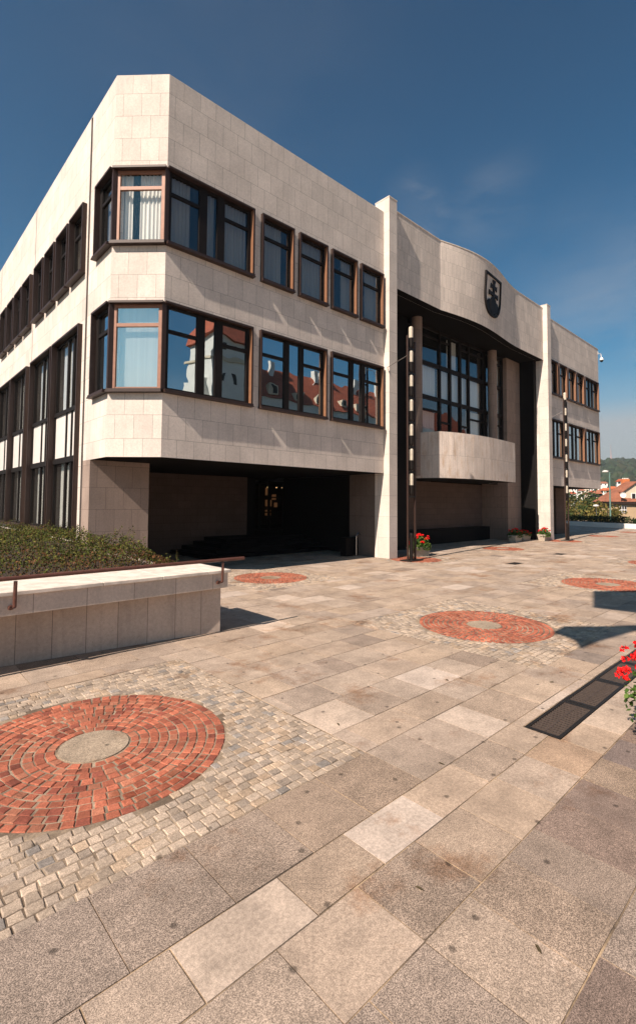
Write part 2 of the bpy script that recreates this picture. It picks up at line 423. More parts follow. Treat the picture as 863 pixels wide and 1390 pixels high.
for i,(a,b,c,d) in enumerate(COV):
    m=MB(); m.box(a,b,c,d,-.5,-.031); tag(m.build('cover_pit','dark_room'),kind='structure')
    m=MB(); m.box(a+.008,b-.008,c+.008,d-.008,-.03,-.001)
    for j in range(6): m.box(a+.06+j*.1,a+.10+j*.1,c+.05,d-.05,-.003,.003)
    tag(m.build('access_cover','black_iron'),['small dark access cover in the paving nearer the camera, below the balcony','small dark access cover in the paving farther right, below the far fin'][i],'access cover','dark access covers in the plaza')

# ------------------------------------------------------------------ building
YF=11.71; XL=4.455; ZS=3.19; ZT=13.31
B=empty('government_building',(XL,YF,0))
tag(B,'large pale stone government building with dark framed windows and curved balcony','building')
def front(u,d,z): return (u,YF-d,z)          # d outwards
def left(u,d,z): return (XL-d,u,z)           # u = y
cd=1/math.sqrt(2)
CH0=(XL,12.71); CH1=(5.455,YF)
def cham(u,d,z): return (CH0[0]+u*cd-d*cd,CH0[1]-u*cd-d*cd,z)
def wall(name,T,u0,u1,z0,z1,holes,mat,flip=False,depth=.28):
    g=MB()
    us=sorted({u0,u1}|{h[0] for h in holes}|{h[1] for h in holes}); zs=sorted({z0,z1}|{h[2] for h in holes}|{h[3] for h in holes})
    us=[u for u in us if u0<=u<=u1]
    def q(a,b,c,d):
        pts=[a,b,c,d]; pts=[T(*p) for p in pts]
        g.face(pts[::-1] if flip else pts)
    for a,b in zip(us,us[1:]):
        for c,d in zip(zs,zs[1:]):
            mx,mz=(a+b)/2,(c+d)/2
            if any(h[0]<mx<h[1] and h[2]<mz<h[3] for h in holes): continue
            q((a,0,c),(b,0,c),(b,0,d),(a,0,d))
    for h in holes:
        a,b,c,d=max(h[0],u0),min(h[1],u1),h[2],h[3]
        q((a,0,c),(a,0,d),(a,-depth,d),(a,-depth,c)); q((b,0,c),(b,-depth,c),(b,-depth,d),(b,0,d))
        q((a,0,c),(a,-depth,c),(b,-depth,c),(b,0,c)); q((a,0,d),(b,0,d),(b,-depth,d),(a,-depth,d))
    return g.build(name,mat,B,uvs=True)
def window(T,u0,u1,z0,z1,cols,glassm='glass_clear',curtains=True,label=None,ends=(1,1),bands=None,mullion_in=.0,proud=.11,tr=.33,lit_reveal=True,sash='bronze_dark'):
    """cols: list of (a,b,has transom)"""
    fr=MB(T); t=.055
    # casing
    fr.box(u0-.0,u1+.0,-.16,proud,z1-t,z1); fr.box(u0,u1,-.16,proud+.03,z0,z0+t)
    fr.box(u0-.01,u1+.01,-.05,proud+.05,z0-.035,z0)
    if ends[0]: fr.box(u0,u0+t,-.16,proud-.003,z0+t,z1-t)
    if ends[1]: fr.box(u1-t,u1,-.16,proud-.003,z0+t,z1-t)
    if not ends[0]: fr.box(u0,u0+.02,-.158,-.105,z0+.01,z1-.01)
    if not ends[1]: fr.box(u1-.02,u1,-.158,-.105,z0+.01,z1-.01)
    wf=fr.build('window','bronze',B)
    if ends[1] and lit_reveal:
        li=MB(T); li.box(u1-t-.004,u1-t+.001,-.028,proud-.012,z0+t,z1-t); li.build('sunlit_reveal','bronze_sunlit',wf,inv=False)  # lighter strip paints the sunlight on the sun-facing reveal
    if label: tag(wf,label)
    b=MB(T); D0,D1=-.10,-.03
    a0=u0+(t if ends[0] else 0); a1=u1-(t if ends[1] else 0); zb=z0+t; zt=z1-t
    e=.004
    prev=a0
    for (a,c,h) in cols:
        b.box(prev,a,D0,D1,zb,zt); prev=c
        b.box(a,c,D0,D1-.01,zb,zb+.075); b.box(a,c,D0,D1-.01,zt-.075,zt)
        if h and not bands:
            zz=zt-(zt-zb)*tr; b.box(a,c,D0,D1-.005,zz-.045,zz+.045)
    b.box(prev,a1,D0,D1,zb,zt)
    if bands:
        for (za,zb2) in bands: b.box(a0,a1,-.12,.0,za,zb2)
    b.build('sash',sash,wf,inv=False)
    gp=MB(T)
    for (a,c,h) in cols:
        gp.face([(a-.003,-.075,zb+.07),(c+.003,-.075,zb+.07),(c+.003,-.075,zt-.07),(a-.003,-.075,zt-.07)])
    gp.build('pane',glassm,wf,inv=False)
    if bands:
        sp=MB(T)
        for (a,c,h) in cols: sp.box(a+.02,c-.02,-.09,-.055,bands[0][1],bands[1][0])
        sp.build('spandrel_panel','spandrel_white',wf,inv=False)
    if curtains=='backing':
        cu=MB(T); cu.box(a0+.04,a1-.04,-.25,-.24,zb,zt); cu.build('pale_backing','curtain',wf,inv=False)  # pale sheet added behind the glass, stands in for the bright reflection
    elif curtains:
        cu=MB(T)
        segs=[(a0+.04,a1-.04)] if curtains is True else curtains
        for (p,q) in segs:
            n=max(2,int((q-p)/.022)); 
            P=[(p+(q-p)*i/n,-.24+.024*math.sin(i*1.35+.5*math.sin(i*.31))) for i in range(n+1)]
            for (ua,da),(ub,db) in zip(P,P[1:]): cu.face([(ua,da,zb),(ub,db,zb),(ub,db,zt),(ua,da,zt)])
        cu.build('curtain','curtain',wf,inv=False)
    return wf
ZA=(8.73,10.79); ZB=(4.87,7.21)
# front left wing
hf=[(5.455,8.18,*ZA),(5.455,8.18,*ZB)]
A=[(8.46,9.72),(9.95,11.21),(11.42,12.69),(12.9,14.17)]
for a,b in A: hf.append((a+.01,b-.01,ZA[0]+.01,ZA[1]-.01))
BW=[(8.45,11.2),(11.42,14.17)]
for a,b in BW: hf.append((a+.01,b-.01,ZB[0]+.01,ZB[1]-.01))
wall('front_wall',front,5.455,14.27,ZS,ZT,hf,'limestone')
for i,(a,b) in enumerate(A):
    cu=[[(a+.1,a+.95)],[(a+.3,b-.1)],[(a+.1,a+.42),(a+.72,b-.08)],[(a+.5,b-.1)]][i]
    window(front,a,b,*ZA,[(a+.16,b-.12,1)],curtains=cu,tr=.30)
def triple(a,b): return [(a+.13,a+1.0,1),(a+1.20,a+1.62,0),(a+1.80,b-.13,1)]
for a,b in BW: window(front,a,b,*ZB,triple(a,b),'glass_mirror',False,tr=.28)
for (z,gm,cu,tr_) in ((ZA,'glass_clear',[(5.55,6.25),(6.62,7.0),(7.3,8.05)],.30),(ZB,'glass_mirror',False,.30)):
    window(front,5.455,8.18,*z,[(5.60,6.42,1),(6.66,6.98,0),(7.22,8.02,1)],gm,cu,ends=(0,1),tr=tr_)
    window(cham,0,math.sqrt(2)*1.0,*z,[(.16,1.26,1)],'glass_bright' if gm=='glass_clear' else 'glass_turquoise','backing' if gm!='glass_clear' else [(.1,.42),(.62,1.3)],ends=(0,0),tr=.24,sash='bronze_sash',label='angled corner pane of the window band')
    window(left,12.71,13.86,*z,[(12.86,13.62,1)],gm,bool(cu),ends=(0,1),tr=.28,lit_reveal=False)
# corner posts of the bay bands
for z in (ZA,ZB):
    m=MB()
    m.prism([(5.455-.06,YF-.035),(5.455+.05,YF-.035),(5.455+.05,YF+.1),(5.455-.02,YF+.1)],z[0]+.055,z[1]-.055)
    m.build('corner_post','bronze',B); m=MB()
    m.prism([(XL-.03,12.71+.05),(XL-.03,12.71-.04),(XL+.08,12.71-.05),(XL+.1,12.71+.05)],z[0]+.055,z[1]-.055)
    m.build('corner_post','bronze',B)
wall('chamfer_wall',cham,0,math.sqrt(2),ZS,ZT,[(0,math.sqrt(2),*ZA),(0,math.sqrt(2),*ZB)],'limestone')
wall('bay_side_wall',left,12.71,14.50,ZS,ZT,[(12.71,13.86,*ZA),(12.71,13.86,*ZB)],'limestone',True)
# column under the bay
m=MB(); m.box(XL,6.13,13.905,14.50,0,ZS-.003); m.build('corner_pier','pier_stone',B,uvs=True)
m=MB(); m.box(XL+.003,XL+.4,14.662,14.9,0,ZT-.003); m.build('expansion_joint','limestone_base',B,uvs=True)
# left wall bays
joints=[14.66,20.86,27.3,33.7]
for k in range(3):
    y0=joints[k]; y1=joints[k+1]-.05
    hs=[];
    off=y0-14.66
    Ws=[(14.80+off,16.12+off),(16.30+off,17.55+off),(17.78+off,18.98+off),(19.22+off,20.45+off)]
    Ts=[(14.88+off,17.62+off),(17.76+off,20.50+off)]
    for a,b in Ws: hs.append((a+.01,b-.01,ZA[0]+.01,ZA[1]-.01))
    for a,b in Ts: hs.append((a+.01,b-.01,1.13,7.20))
    wall('side_wall',left,y0,y1,0,ZT,hs,'limestone',True)
    for a,b in Ws: window(left,a,b,*ZA,[(a+.14,b-.14,1)],'glass_dim',True,tr=.3,proud=.13,lit_reveal=False)
    for a,b in Ts:
        window(left,a,b,1.12,7.21,[(a+.13,a+.83,0),(a+.95,a+1.36,0),(a+1.48,b-.13,0)],'glass_dim',[(a+.2,b-.2)],bands=[(3.24,3.41),(4.78,4.90)],proud=.13,lit_reveal=False)
    m=MB(); m.box(XL+.003,XL+.3,y1+.052,y1+.2,0,ZT-.003); m.build('expansion_joint','limestone_base',B,uvs=True)
# parapet cap, roof
def capstrip(name,pts,w=.42,z=ZT,h=.03,o=.025):
    pass
m=MB(); m.prism([(XL+.01,33.6),(XL+.01,12.715),(5.46,YF+.01),(14.26,YF+.01),(14.26,YF+.42),(5.62,YF+.42),(XL+.42,12.88),(XL+.42,33.6)],ZT-.002,ZT+.025); m.build('coping','cap_stone',B,uvs=True)
m=MB(); m.box(XL+.42,38.1,13.9,33.6,12.2,12.6); m.box(5.7,14.3,YF+.35,13.9,12.2,12.6); m.box(29.5,38.1,YF+.35,13.9,12.2,12.6)
m.box(XL+.3,38.1,33.5,33.7,0,ZT); m.build('roof','roofing',B)
# inner dark core behind the windows
m=MB(); m.box(5.75,14.2,YF+1.0,13.4,ZS+.2,12.1); m.box(XL+.9,14.2,13.4,33.2,ZS+.2,12.1); m.box(XL+.9,5.9,14.8,33.2,.1,ZS+.2); m.box(29.6,38.0,YF+.9,20,ZS+.2,12.1)
for z in (ZA[0]-.75,ZA[1]+.2,ZB[1]+.12,ZB[0]-.2): m.box(XL+.29,14.2,12.7+.0,13.9,z,z+.05) if False else None
m.build('interior_core','dark_room',B)
# soffits
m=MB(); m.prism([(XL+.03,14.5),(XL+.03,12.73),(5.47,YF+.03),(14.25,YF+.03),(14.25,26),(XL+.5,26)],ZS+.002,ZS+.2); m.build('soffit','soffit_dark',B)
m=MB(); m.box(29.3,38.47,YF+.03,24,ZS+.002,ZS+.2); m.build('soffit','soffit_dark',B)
# fins
FX=[(14.275,14.755),(28.93,29.41)]
for a,b in FX:
    m=MB(); m.box(a,b,11.45,12.15,0,13.82); m.build('fin','limestone_fin',B,uvs=True,bevel=.008)
    m=MB(); m.box(a-.012,b+.012,11.438,12.16,13.822,13.86); m.build('fin_cap','cap_stone',B,uvs=True)
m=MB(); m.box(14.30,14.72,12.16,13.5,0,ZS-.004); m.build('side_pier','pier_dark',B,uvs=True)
# curved parapet band over the recess
top=[(14.76,11.71),(18.15,11.71)]
for i in range(1,31): t_=i/30; top.append((18.15+3.05*t_,11.71-.54*math.sin(math.pi/2*t_)))
for i in range(1,41): t_=i/40; top.append((21.2+4.7*t_,11.71-.27*(1+math.cos(math.pi*t_))))
top.append((28.925,11.71))
bot=[(x,11.71-(11.71-y)*.62) for x,y in top]
ZC=10.55; ZCT=13.66
g=MB(); s=0; L=len(top)
for i in range(L-1):
    ds=math.dist(top[i],top[i+1]); uvq=[(s,ZC),(s+ds,ZC),(s+ds,ZCT),(s,ZCT)]
    g.face([(*bot[i],ZC),(*bot[i+1],ZC),(*top[i+1],ZCT),(*top[i],ZCT)],None,uvq)
    g.face([(*top[i],ZCT),(*top[i+1],ZCT),(top[i+1][0],top[i+1][1]+.35,ZCT),(top[i][0],top[i][1]+.35,ZCT)])
    g.face([(top[i][0],top[i][1]+.35,ZCT),(top[i+1][0],top[i+1][1]+.35,ZCT),(bot[i+1][0],bot[i+1][1]+.35,ZC),(bot[i][0],bot[i][1]+.35,ZC)])
    s+=ds
g.build('curved_parapet','limestone_band',B,uvs=True)
g=MB()
for i in range(L-1):
    g.face([(*top[i],ZCT+.0),(*top[i+1],ZCT+.0),(top[i+1][0],top[i+1][1]-.02,ZCT+.0),(top[i][0],top[i][1]-.02,ZCT+.0)])
    g.face([(top[i][0],top[i][1]-.02,ZCT),(top[i+1][0],top[i+1][1]-.02,ZCT),(top[i+1][0],top[i+1][1]-.02,ZCT+.035),(top[i][0],top[i][1]-.02,ZCT+.035)])
    g.face([(top[i][0],top[i][1]-.02,ZCT+.035),(top[i+1][0],top[i+1][1]-.02,ZCT+.035),(top[i+1][0],top[i+1][1]+.36,ZCT+.035),(top[i][0],top[i][1]+.36,ZCT+.035)])
g.build('coping','cap_stone',B,uvs=True)
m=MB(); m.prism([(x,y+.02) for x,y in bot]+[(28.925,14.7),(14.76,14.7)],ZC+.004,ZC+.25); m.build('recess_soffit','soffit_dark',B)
m=MB(); m.box(14.76,28.92,12.3,33.4,12.3,12.7); m.build('roof','roofing',B)
# recess: glass wall, columns, dark panels, pillar
for cx in (18.17,25.2):
    m=MB(); m.lathe(cx,12.98,[(.24,3.3),(.24,ZC)],32); o=m.build('column','limestone_shaded',B,smooth=False,uvs=True)
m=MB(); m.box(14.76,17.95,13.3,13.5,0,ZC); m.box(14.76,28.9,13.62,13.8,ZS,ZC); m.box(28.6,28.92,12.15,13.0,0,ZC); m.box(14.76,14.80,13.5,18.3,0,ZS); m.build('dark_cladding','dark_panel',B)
m=MB(); m.box(26.93,28.6,13.0,14.6,0,ZC); m.build('stone_pillar','limestone_shaded',B,uvs=True)
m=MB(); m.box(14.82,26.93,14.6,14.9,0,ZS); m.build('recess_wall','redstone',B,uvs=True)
m=MB(); m.box(14.82,26.9,14.1,14.597,0,.75); m.build('bench_plinth','dark_panel',B)
# big glazed wall
xs=[18.40,19.0,20.44,21.37,22.33,23.16,24.72,26.92]; bars=[(5.0,5.1),(7.03,7.22),(8.66,8.85),(10.42,ZC)]
fr=MB()
for x in (18.42,20.44,21.37,22.33,23.16,24.72,25.75,26.86): fr.box(x-.065,x+.065,13.22,13.36,4.3,ZC)
for a,b in bars: fr.box(18.4,26.92,13.24,13.34,a,b)
for xa,xb,z in ((18.5,20.37,10.08),(20.5,21.3,10.08),(22.4,23.1,10.08),(23.2,24.66,10.08),(25.8,26.8,10.08),(18.5,20.37,6.53),(20.5,21.3,6.05),(22.4,23.1,6.05),(23.2,24.66,6.53),(25.8,26.8,6.53)): fr.box(xa,xb,13.25,13.33,z-.045,z+.045)
gw=fr.build('glazed_wall','bronze_dark',B)
gp=MB(); gp.face([(18.4,13.30,4.3),(26.9,13.30,4.3),(26.9,13.30,ZC),(18.4,13.30,ZC)]); gp.build('pane','glass_dim',gw,inv=False)
cu=MB()
def pleat(cu,p,q,z0,z1,y=13.48):
    n=int((q-p)/.03); P=[(p+(q-p)*i/n,y+.022*math.sin(i*1.3+.4*math.sin(i*.3))) for i in range(n+1)]
    for (ua,da),(ub,db) in zip(P,P[1:]): cu.face([(ua,da,z0),(ub,db,z0),(ub,db,z1),(ua,da,z1)])
pleat(cu,18.5,19.3,8.8,10.4);pleat(cu,18.5,20.35,7.2,8.7);pleat(cu,20.5,24.65,7.2,8.7);pleat(cu,21.4,22.3,8.8,10.4);pleat(cu,25.8,26.8,5,10.4);pleat(cu,23.2,24.6,5,7.0);pleat(cu,18.5,20.3,5,6.5)
cu.build('curtain','curtain',gw,inv=False)
# balcony
bp=[(17.95,13.2),(18.35,11.95),(19.0,11.70),(19.7,11.53),(20.4,11.42),(21.1,11.37),(21.8,11.355),(22.5,11.37),(23.2,11.41),(23.9,11.46),(24.75,11.53),(25.1,13.2)]
ZB0,ZB1=3.19,5.24
g=MB(); s=0
def inn(i):
    x,y=bp[i]; return (x+(.14 if i<2 else -.14 if i>9 else 0),y+(.13 if 0<i<11 else 0))
for i in range(len(bp)-1):
    ds=math.dist(bp[i],bp[i+1]); a,b=bp[i],bp[i+1]; c,d=inn(i),inn(i+1)
    g.face([(*a,ZB0),(*b,ZB0),(*b,ZB1),(*a,ZB1)],None,[(s,ZB0),(s+ds,ZB0),(s+ds,ZB1),(s,ZB1)])
    g.face([(*a,ZB1),(*b,ZB1),(*d,ZB1),(*c,ZB1)]); g.face([(*c,ZB1),(*d,ZB1),(*d,4.3),(*c,4.3)])
    s+=ds
bal=g.build('balcony','limestone_balcony',B,uvs=True)
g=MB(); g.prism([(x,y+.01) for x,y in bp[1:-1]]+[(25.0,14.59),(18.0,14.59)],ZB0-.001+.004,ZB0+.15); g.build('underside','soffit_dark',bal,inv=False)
g=MB(); g.prism([inn(i) for i in range(len(bp))],4.2,4.3); g.build('floor_slab','limestone_shaded',bal,inv=False)
# emblem shield (double cross on three hills)
def shieldpt(a,b,d):
    # a: -.92...92 across, b: height offset; follows the curved band
    x=22.08+a; 
    t=(12.2+b-ZC)/(ZCT-ZC)
    def yy(P):
        for (xa,ya),(xb,yb) in zip(P,P[1:]):
            if xa<=x<=xb: return ya+(yb-ya)*(x-xa)/(xb-xa)
        return 11.3
    return (x,yy(bot)*(1-t)+yy(top)*t-d,12.2+b)
def shield(k,n=14):
    # outline: flat top, straight sides, pointed round bottom
    w,h=.92*k,1.0
    pts=[(-w,.97*k),(w,.97*k),(w,.05)]
    for i in range(1,n): 
        a=i/n; pts.append((w*math.cos(a*math.pi/2)**.75, .05-1.06*k*math.sin(a*math.pi/2)))
    pts.append((0,.05-1.06*k))
    for i in range(n-1,0,-1):
        a=i/n; pts.append((-w*math.cos(a*math.pi/2)**.75, .05-1.06*k*math.sin(a*math.pi/2)))
    pts.append((-w,.05)); return pts
so,si=shield(1.),shield(.89)
g=MB(); n=len(so)
for i in range(n):
    j=(i+1)%n
    for (p,q,d) in ((so,si,.16),):
        g.face([shieldpt(*so[i],.08),shieldpt(*so[j],.08),shieldpt(*si[j],.08),shieldpt(*si[i],.08)])
    g.face([shieldpt(*so[i],0.),shieldpt(*so[j],0.),shieldpt(*so[j],.08),shieldpt(*so[i],.08)])
    g.face([shieldpt(*si[i],.08),shieldpt(*si[j],.08),shieldpt(*si[j],0.02),shieldpt(*si[i],0.02)])
em=g.build('coat_of_arms','bronze_dark',B)
g=MB(T=None)
def bar(a0,a1,b0,b1,d0=.02,d1=.07): g.prism_at([(a0,b0),(a1,b0),(a1,b1),(a0,b1)],shieldpt,d0,d1)
bar(-.09,.09,-.3,.72)
for (w,b) in ((.34,.42),(.50,.06)):
    g.prism_at([(-w,b-.13),(-w*.75,b-.075),(w*.75,b-.075),(w,b-.13),(w,b+.13),(w*.75,b+.075),(-w*.75,b+.075),(-w,b+.13)],shieldpt,.02,.072)
bar(-.15,.15,.66,.76,.02,.068)
g.build('double_cross','bronze_dark',em,inv=False)
g=MB()
for (cx,cz,r) in ((-.40,-.52,.27),(.40,-.52,.27),(0,-.38,.33)):
    pts=[(cx+r*math.cos(t*math.pi/12),cz+r*math.sin(t*math.pi/12)) for t in range(0,13)]+[(cx-r*.9,-.62),(cx*.5,-.9),(cx+r*.9,-.62)] if cx else [(r*math.cos(t*math.pi/12),cz+r*math.sin(t*math.pi/12)) for t in range(0,13)]+[(-.3,-.75),(0,-.93),(.3,-.75)]
    g.prism_at(pts,shieldpt,.02,.06+(.01 if cx==0 else 0))
g.build('three_hills','bronze_dark',em,inv=False)
# right wing
A2=[(29.6,30.86),(31.08,32.34),(32.52,33.80),(33.98,35.30)]
hr=[(a+.01,b-.01,ZA[0]+.01,ZA[1]-.01) for a,b in A2]+[(35.56,38.25,ZA[0]+.01,ZA[1]-.01)]+[(29.5,31.9,*ZB),(32.36,35.2,*ZB),(35.50,38.25,*ZB)]
wall('front_wall',front,29.41,38.5,ZS,ZT,hr,'limestone')
for a,b in A2: window(front,a,b,*ZA,[(a+.16,b-.12,1)],tr=.3)
window(front,35.56,38.25,*ZA,triple(35.56,38.25),'glass_clear',True)
window(front,29.5,31.9,*ZB,[(29.62,30.3,1),(30.5,30.95,0),(31.1,31.78,1)],'glass_mirror',True)
window(front,32.36,35.2,*ZB,triple(32.36,35.2),'glass_mirror',True,tr=.28)
window(front,35.50,38.25,*ZB,triple(35.5,38.25),'glass_mirror',True,tr=.28)
m=MB(); m.box(38.25,38.5,YF+.003,33.6,ZS,ZT-.003); m.build('end_wall','limestone',B,uvs=True)
m=MB(); m.box(29.42,38.53,YF-.02,YF+.4,ZT+.001,ZT+.03); m.build('coping','cap_stone',B,uvs=True)
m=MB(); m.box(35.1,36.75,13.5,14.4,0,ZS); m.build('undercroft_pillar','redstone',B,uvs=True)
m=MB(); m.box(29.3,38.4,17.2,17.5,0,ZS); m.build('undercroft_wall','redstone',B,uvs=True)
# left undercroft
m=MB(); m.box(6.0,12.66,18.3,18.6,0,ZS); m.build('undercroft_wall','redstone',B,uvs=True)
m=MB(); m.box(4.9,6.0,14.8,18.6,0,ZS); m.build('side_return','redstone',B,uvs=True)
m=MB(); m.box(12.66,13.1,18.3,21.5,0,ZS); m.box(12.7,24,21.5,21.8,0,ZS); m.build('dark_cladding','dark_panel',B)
m=MB()
for i in range(4): m.box(9.0+i*.5,24,15.2+i*.45,24,i*.15+.004,(i+1)*.15)
m.build('entrance_steps','soffit_dark',B)
dz=.6
m=MB()
for x in (13.12,14.6,15.3,15.9,16.9,18.1,19.3,20.4): m.box(x-.06,x+.06,20.9,21.0,dz,ZS)
for z in (dz,1.5,2.3,ZS-.12): m.box(13.1,20.5,20.92,20.98,z,z+.07)
dr=m.build('entrance_glazing','bronze_dark',B)
m=MB(); m.face([(13.1,20.95,dz),(20.5,20.95,dz),(20.5,20.95,ZS),(13.1,20.95,ZS)]); m.build('pane','glass_dim',dr,inv=False)
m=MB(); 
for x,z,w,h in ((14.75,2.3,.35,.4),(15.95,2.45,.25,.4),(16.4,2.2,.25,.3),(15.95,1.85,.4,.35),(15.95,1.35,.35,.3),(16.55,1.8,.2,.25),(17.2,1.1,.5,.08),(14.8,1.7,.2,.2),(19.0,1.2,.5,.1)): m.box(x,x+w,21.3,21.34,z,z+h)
m.build('glow_panel','warm_glow',dr,inv=False)  # interior panels, lamplight on them put in as their own glow
m=MB()
for x in (14.72,14.98,16.0,16.6,17.0,17.5): m.lathe(x,21.2,[(.03,2.86),(.03,2.9)],10)
m.build('ceiling_spot','warm_lamp',dr,inv=False)

# ------------------------------------------------------------------ things attached / near the building
t=empty('security_camera',(38.5,11.75,12.95)); tag(t,'small white dome security camera on a bent arm at the far roof corner','camera')
m=MB(); m.tube((0,0,.1),(.35,-.12,.1),.025);m.tube((.35,-.12,.1),(.42,-.15,-.2),.025);m.box(-.02,.03,-.06,.06,0,.2); m.build('arm','white_paint',t,inv=False)
m=MB(); m.lathe(.42,-.15,[(.02,-.12),(.10,-.2),(.13,-.32),(.12,-.36)],16); m.build('housing','white_paint',t,inv=False)
m=MB(); m.lathe(.42,-.15,[(.02,-.50),(.08,-.47),(.115,-.40),(.12,-.362)],16); m.build('dome','dark_panel',t,inv=False,smooth=True)

def make_lamp():
    t=empty('lamp_column')
    m=MB(); m.box(-.40,.42,-.24,.22,0,.035); m.build('base_plate','black_iron',t,inv=False,bevel=.005)
    m=MB(); m.box(-.235,-.185,-.03,.03,.035,8.2); m.build('post','bronze',t,inv=False)
    m=MB(); m.box(.19,.245,-.035,.035,.035,8.05); m.build('post','bronze',t,inv=False)
    m=MB()
    for k in range(8): z=2.35+k*.905; 
    for z in [2.3+.905*k for k in range(7)]: m.box(-.175,.19,-.03,.03,z-.03,z+.03)
    m.tube((0,0,2.3),(0,0,8.0),.022); m.box(.20,.235,-.02,.02,.04,.05); m.build('crossbars','black_iron',t,inv=False)
    for k in range(7):
        z=2.72+.905*k
        m=MB(); m.lathe(0,0,[(.055,z-.37),(.075,z-.30),(.085,z-.02),(.085,z)],16); l=m.build('lamp','bronze_dark',t,inv=False,smooth=False)
        m=MB(); m.lathe(0,0,[(.080,z+.001),(.083,z+.36),(.070,z+.41),(.03,z+.43)],18); m.build('diffuser','lamp_white',l,inv=False)
    m=MB(); m.lathe(-.03,-.02,[(.075,.035),(.075,.95),(.06,.98)],16); m.build('ballast_housing','bronze_dark',t,inv=False)
    return t
lp=make_lamp(); lp.location=(14.50,10.62,0)
tag(lp,'near lamp column of seven stacked white tube lamps beside the left fin','lamp post','tall lamp columns in front of the building')
lp2=copy_tree(lp); lp2.location=(29.62,10.80,0)
tag(lp2,'far lamp column of stacked tube lamps in front of the right wing','lamp post','tall lamp columns in front of the building')
for (ax,ay,bx) in ((14.27,10.62,14.45),(29.37,10.80,29.2)):
    m=MB(); m.tube((ax,ay,7.45),(ax-.12,11.44,7.15),.012); m.tube((ax-.12,11.44,7.15),(ax,11.44,6.95),.010)
    tag(m.build('brace_rod','steel'),'thin metal rod tying the near lamp column to the left fin' if ax<20 else 'thin metal rod tying the far lamp column to the right fin','rod')

# chrome rail in the undercroft
t=empty('handrail_hoop',(14.05,12.9,0)); tag(t,'short chrome hoop rail standing in the dark undercroft beside the left fin','rail')
m=MB()
for a,b in (((0,0,0),(0,0,.78)),((0,0,.78),(.12,0,.9)),((.12,0,.9),(.3,.0,.78)),((.3,0,.78),(.3,0,.62))): m.tube(a,b,.022)
m.build('tube','steel',t,inv=False)
m=MB(); m.box(-.45,.42,.12,.42,0,.72); m.build('dark_bin','dark_panel',t,inv=False)

# planters
def leafclump(g,n,gen,size,cols,up=.3):
    for _ in range(n):
        p=Vector(gen()); a=Vector((ru(-1,1),ru(-1,1),ru(-1,1)+up)).normalized()
        t=a.cross(Vector((ru(-1,1),ru(-1,1),ru(-1,1)))).normalized(); b=a.cross(t)
        s=size*ru(.6,1.3); c=random.choice(cols); v=ru(.7,1.3); c=(c[0]*v,c[1]*v,c[2]*v)
        g.face([p-t*s*.55,p-b*s*.40,p+t*s*.55,p+b*s*.40],c)
GREEN=[(.05,.10,.02),(.07,.13,.025),(.035,.07,.015),(.09,.14,.03)]
REDS=[(.80,.012,.015),(.70,.01,.012),(.85,.03,.03),(.60,.01,.01)]
def geranium(name,rx,ry,h,nl,nb,ls=.07,bs=.035):
    t=empty(name)
    g=MB(); 
    def gen():
        a=ru(0,6.283); r=math.sqrt(rnd()); x=rx*r*math.cos(a); y=ry*r*math.sin(a); top=h*(1-.55*r*r); return (x,y,top*ru(.05,1.)-.06*(r>.8))
    leafclump(g,nl,gen,ls,GREEN,.8)
    for _ in range(26):
        p=gen(); g.tube((p[0]*.4,p[1]*.4,0),p,.005,.004,5,(.06,.10,.02))
    g.build('foliage','leafy',t,inv=False)
    g=MB()
    for _ in range(nb):
        a=ru(0,6.283); r=rnd()**.6; x=rx*1.06*r*math.cos(a); y=ry*1.06*r*math.sin(a); z=h*(1.08-.75*r*r*ru(.4,1.)); c0=Vector((x,y,z)); rad=ru(.035,.06)*bs/.035*.9
        def gb(c0=c0,rad=rad):
            d=Vector((ru(-1,1),ru(-1,1),ru(-.6,1))).normalized(); return c0+d*rad*ru(.6,1)
        leafclump(g,26,gb,bs,REDS,.2)
    g.build('blossoms','leafy',t,inv=False)
    return t
def planter(w=.95,d=.42,h=.36):
    t=empty('planter_box'); m=MB(); k=.06
    def ring(x,y,z): return [(-x,-y,z),(x,-y,z),(x,y,z),(-x,y,z)]
    w2,d2=w/2,d/2
    vs=ring(w2-.07,d2-.05,0)+ring(w2,d2,h-.06)+ring(w2+.015,d2+.015,h-.06)+ring(w2+.015,d2+.015,h)+ring(w2-k,d2-k,h)+ring(w2-k,d2-k,h-.07)
    fs=[(0,3,2,1)]
    for r in range(5):
        for i in range(4): a=r*4+i; b=r*4+(i+1)%4; fs.append((a,b,b+4,a+4))
    m.mesh(vs,fs); m.build('trough','planter_concrete',t,inv=False,bevel=.01)
    m=MB(); m.box(-w2+k,w2-k,-d2+k,d2-k,h-.10,h-.06); m.build('soil','soil',t,inv=False)
    return t
pb=planter(); ge=geranium('geranium_plant',.62,.40,.52,900,34,.085,.036)
spots=[(16.05,11.40,'beside the near lamp column','with bright red blossoms',1),(26.2,12.25,'in the shade at the foot of the stone pillar','in shade',0),(27.6,12.42,'in shade, right of the pair before the pillar','in shade',0),(28.35,11.58,'in the sun before the far fin','with red blossoms in the sun',1)]
for i,(x,y,w,b,s) in enumerate(spots):
    p=pb if i==0 else copy_tree(pb); p.location=(x,y,0); p.rotation_euler.z=R([-4,2,-3,3][i])
    tag(p,'pale concrete flower trough '+w,'planter','concrete flower troughs along the front')
    q=ge if i==0 else copy_tree(ge); q.location=(x,y,.28); q.rotation_euler.z=R([5,170,60,200][i])
    if i: q.scale=(.85,.85,.8 if i!=2 else .55)
    tag(q,['red geranium spilling from the trough beside the near lamp column','leafy geranium with few red flowers in shade by the stone pillar','low geranium in shade in the smaller trough left of the far fin','red geranium in the sunlit trough before the far fin'][i],'geranium','geraniums in the front troughs')
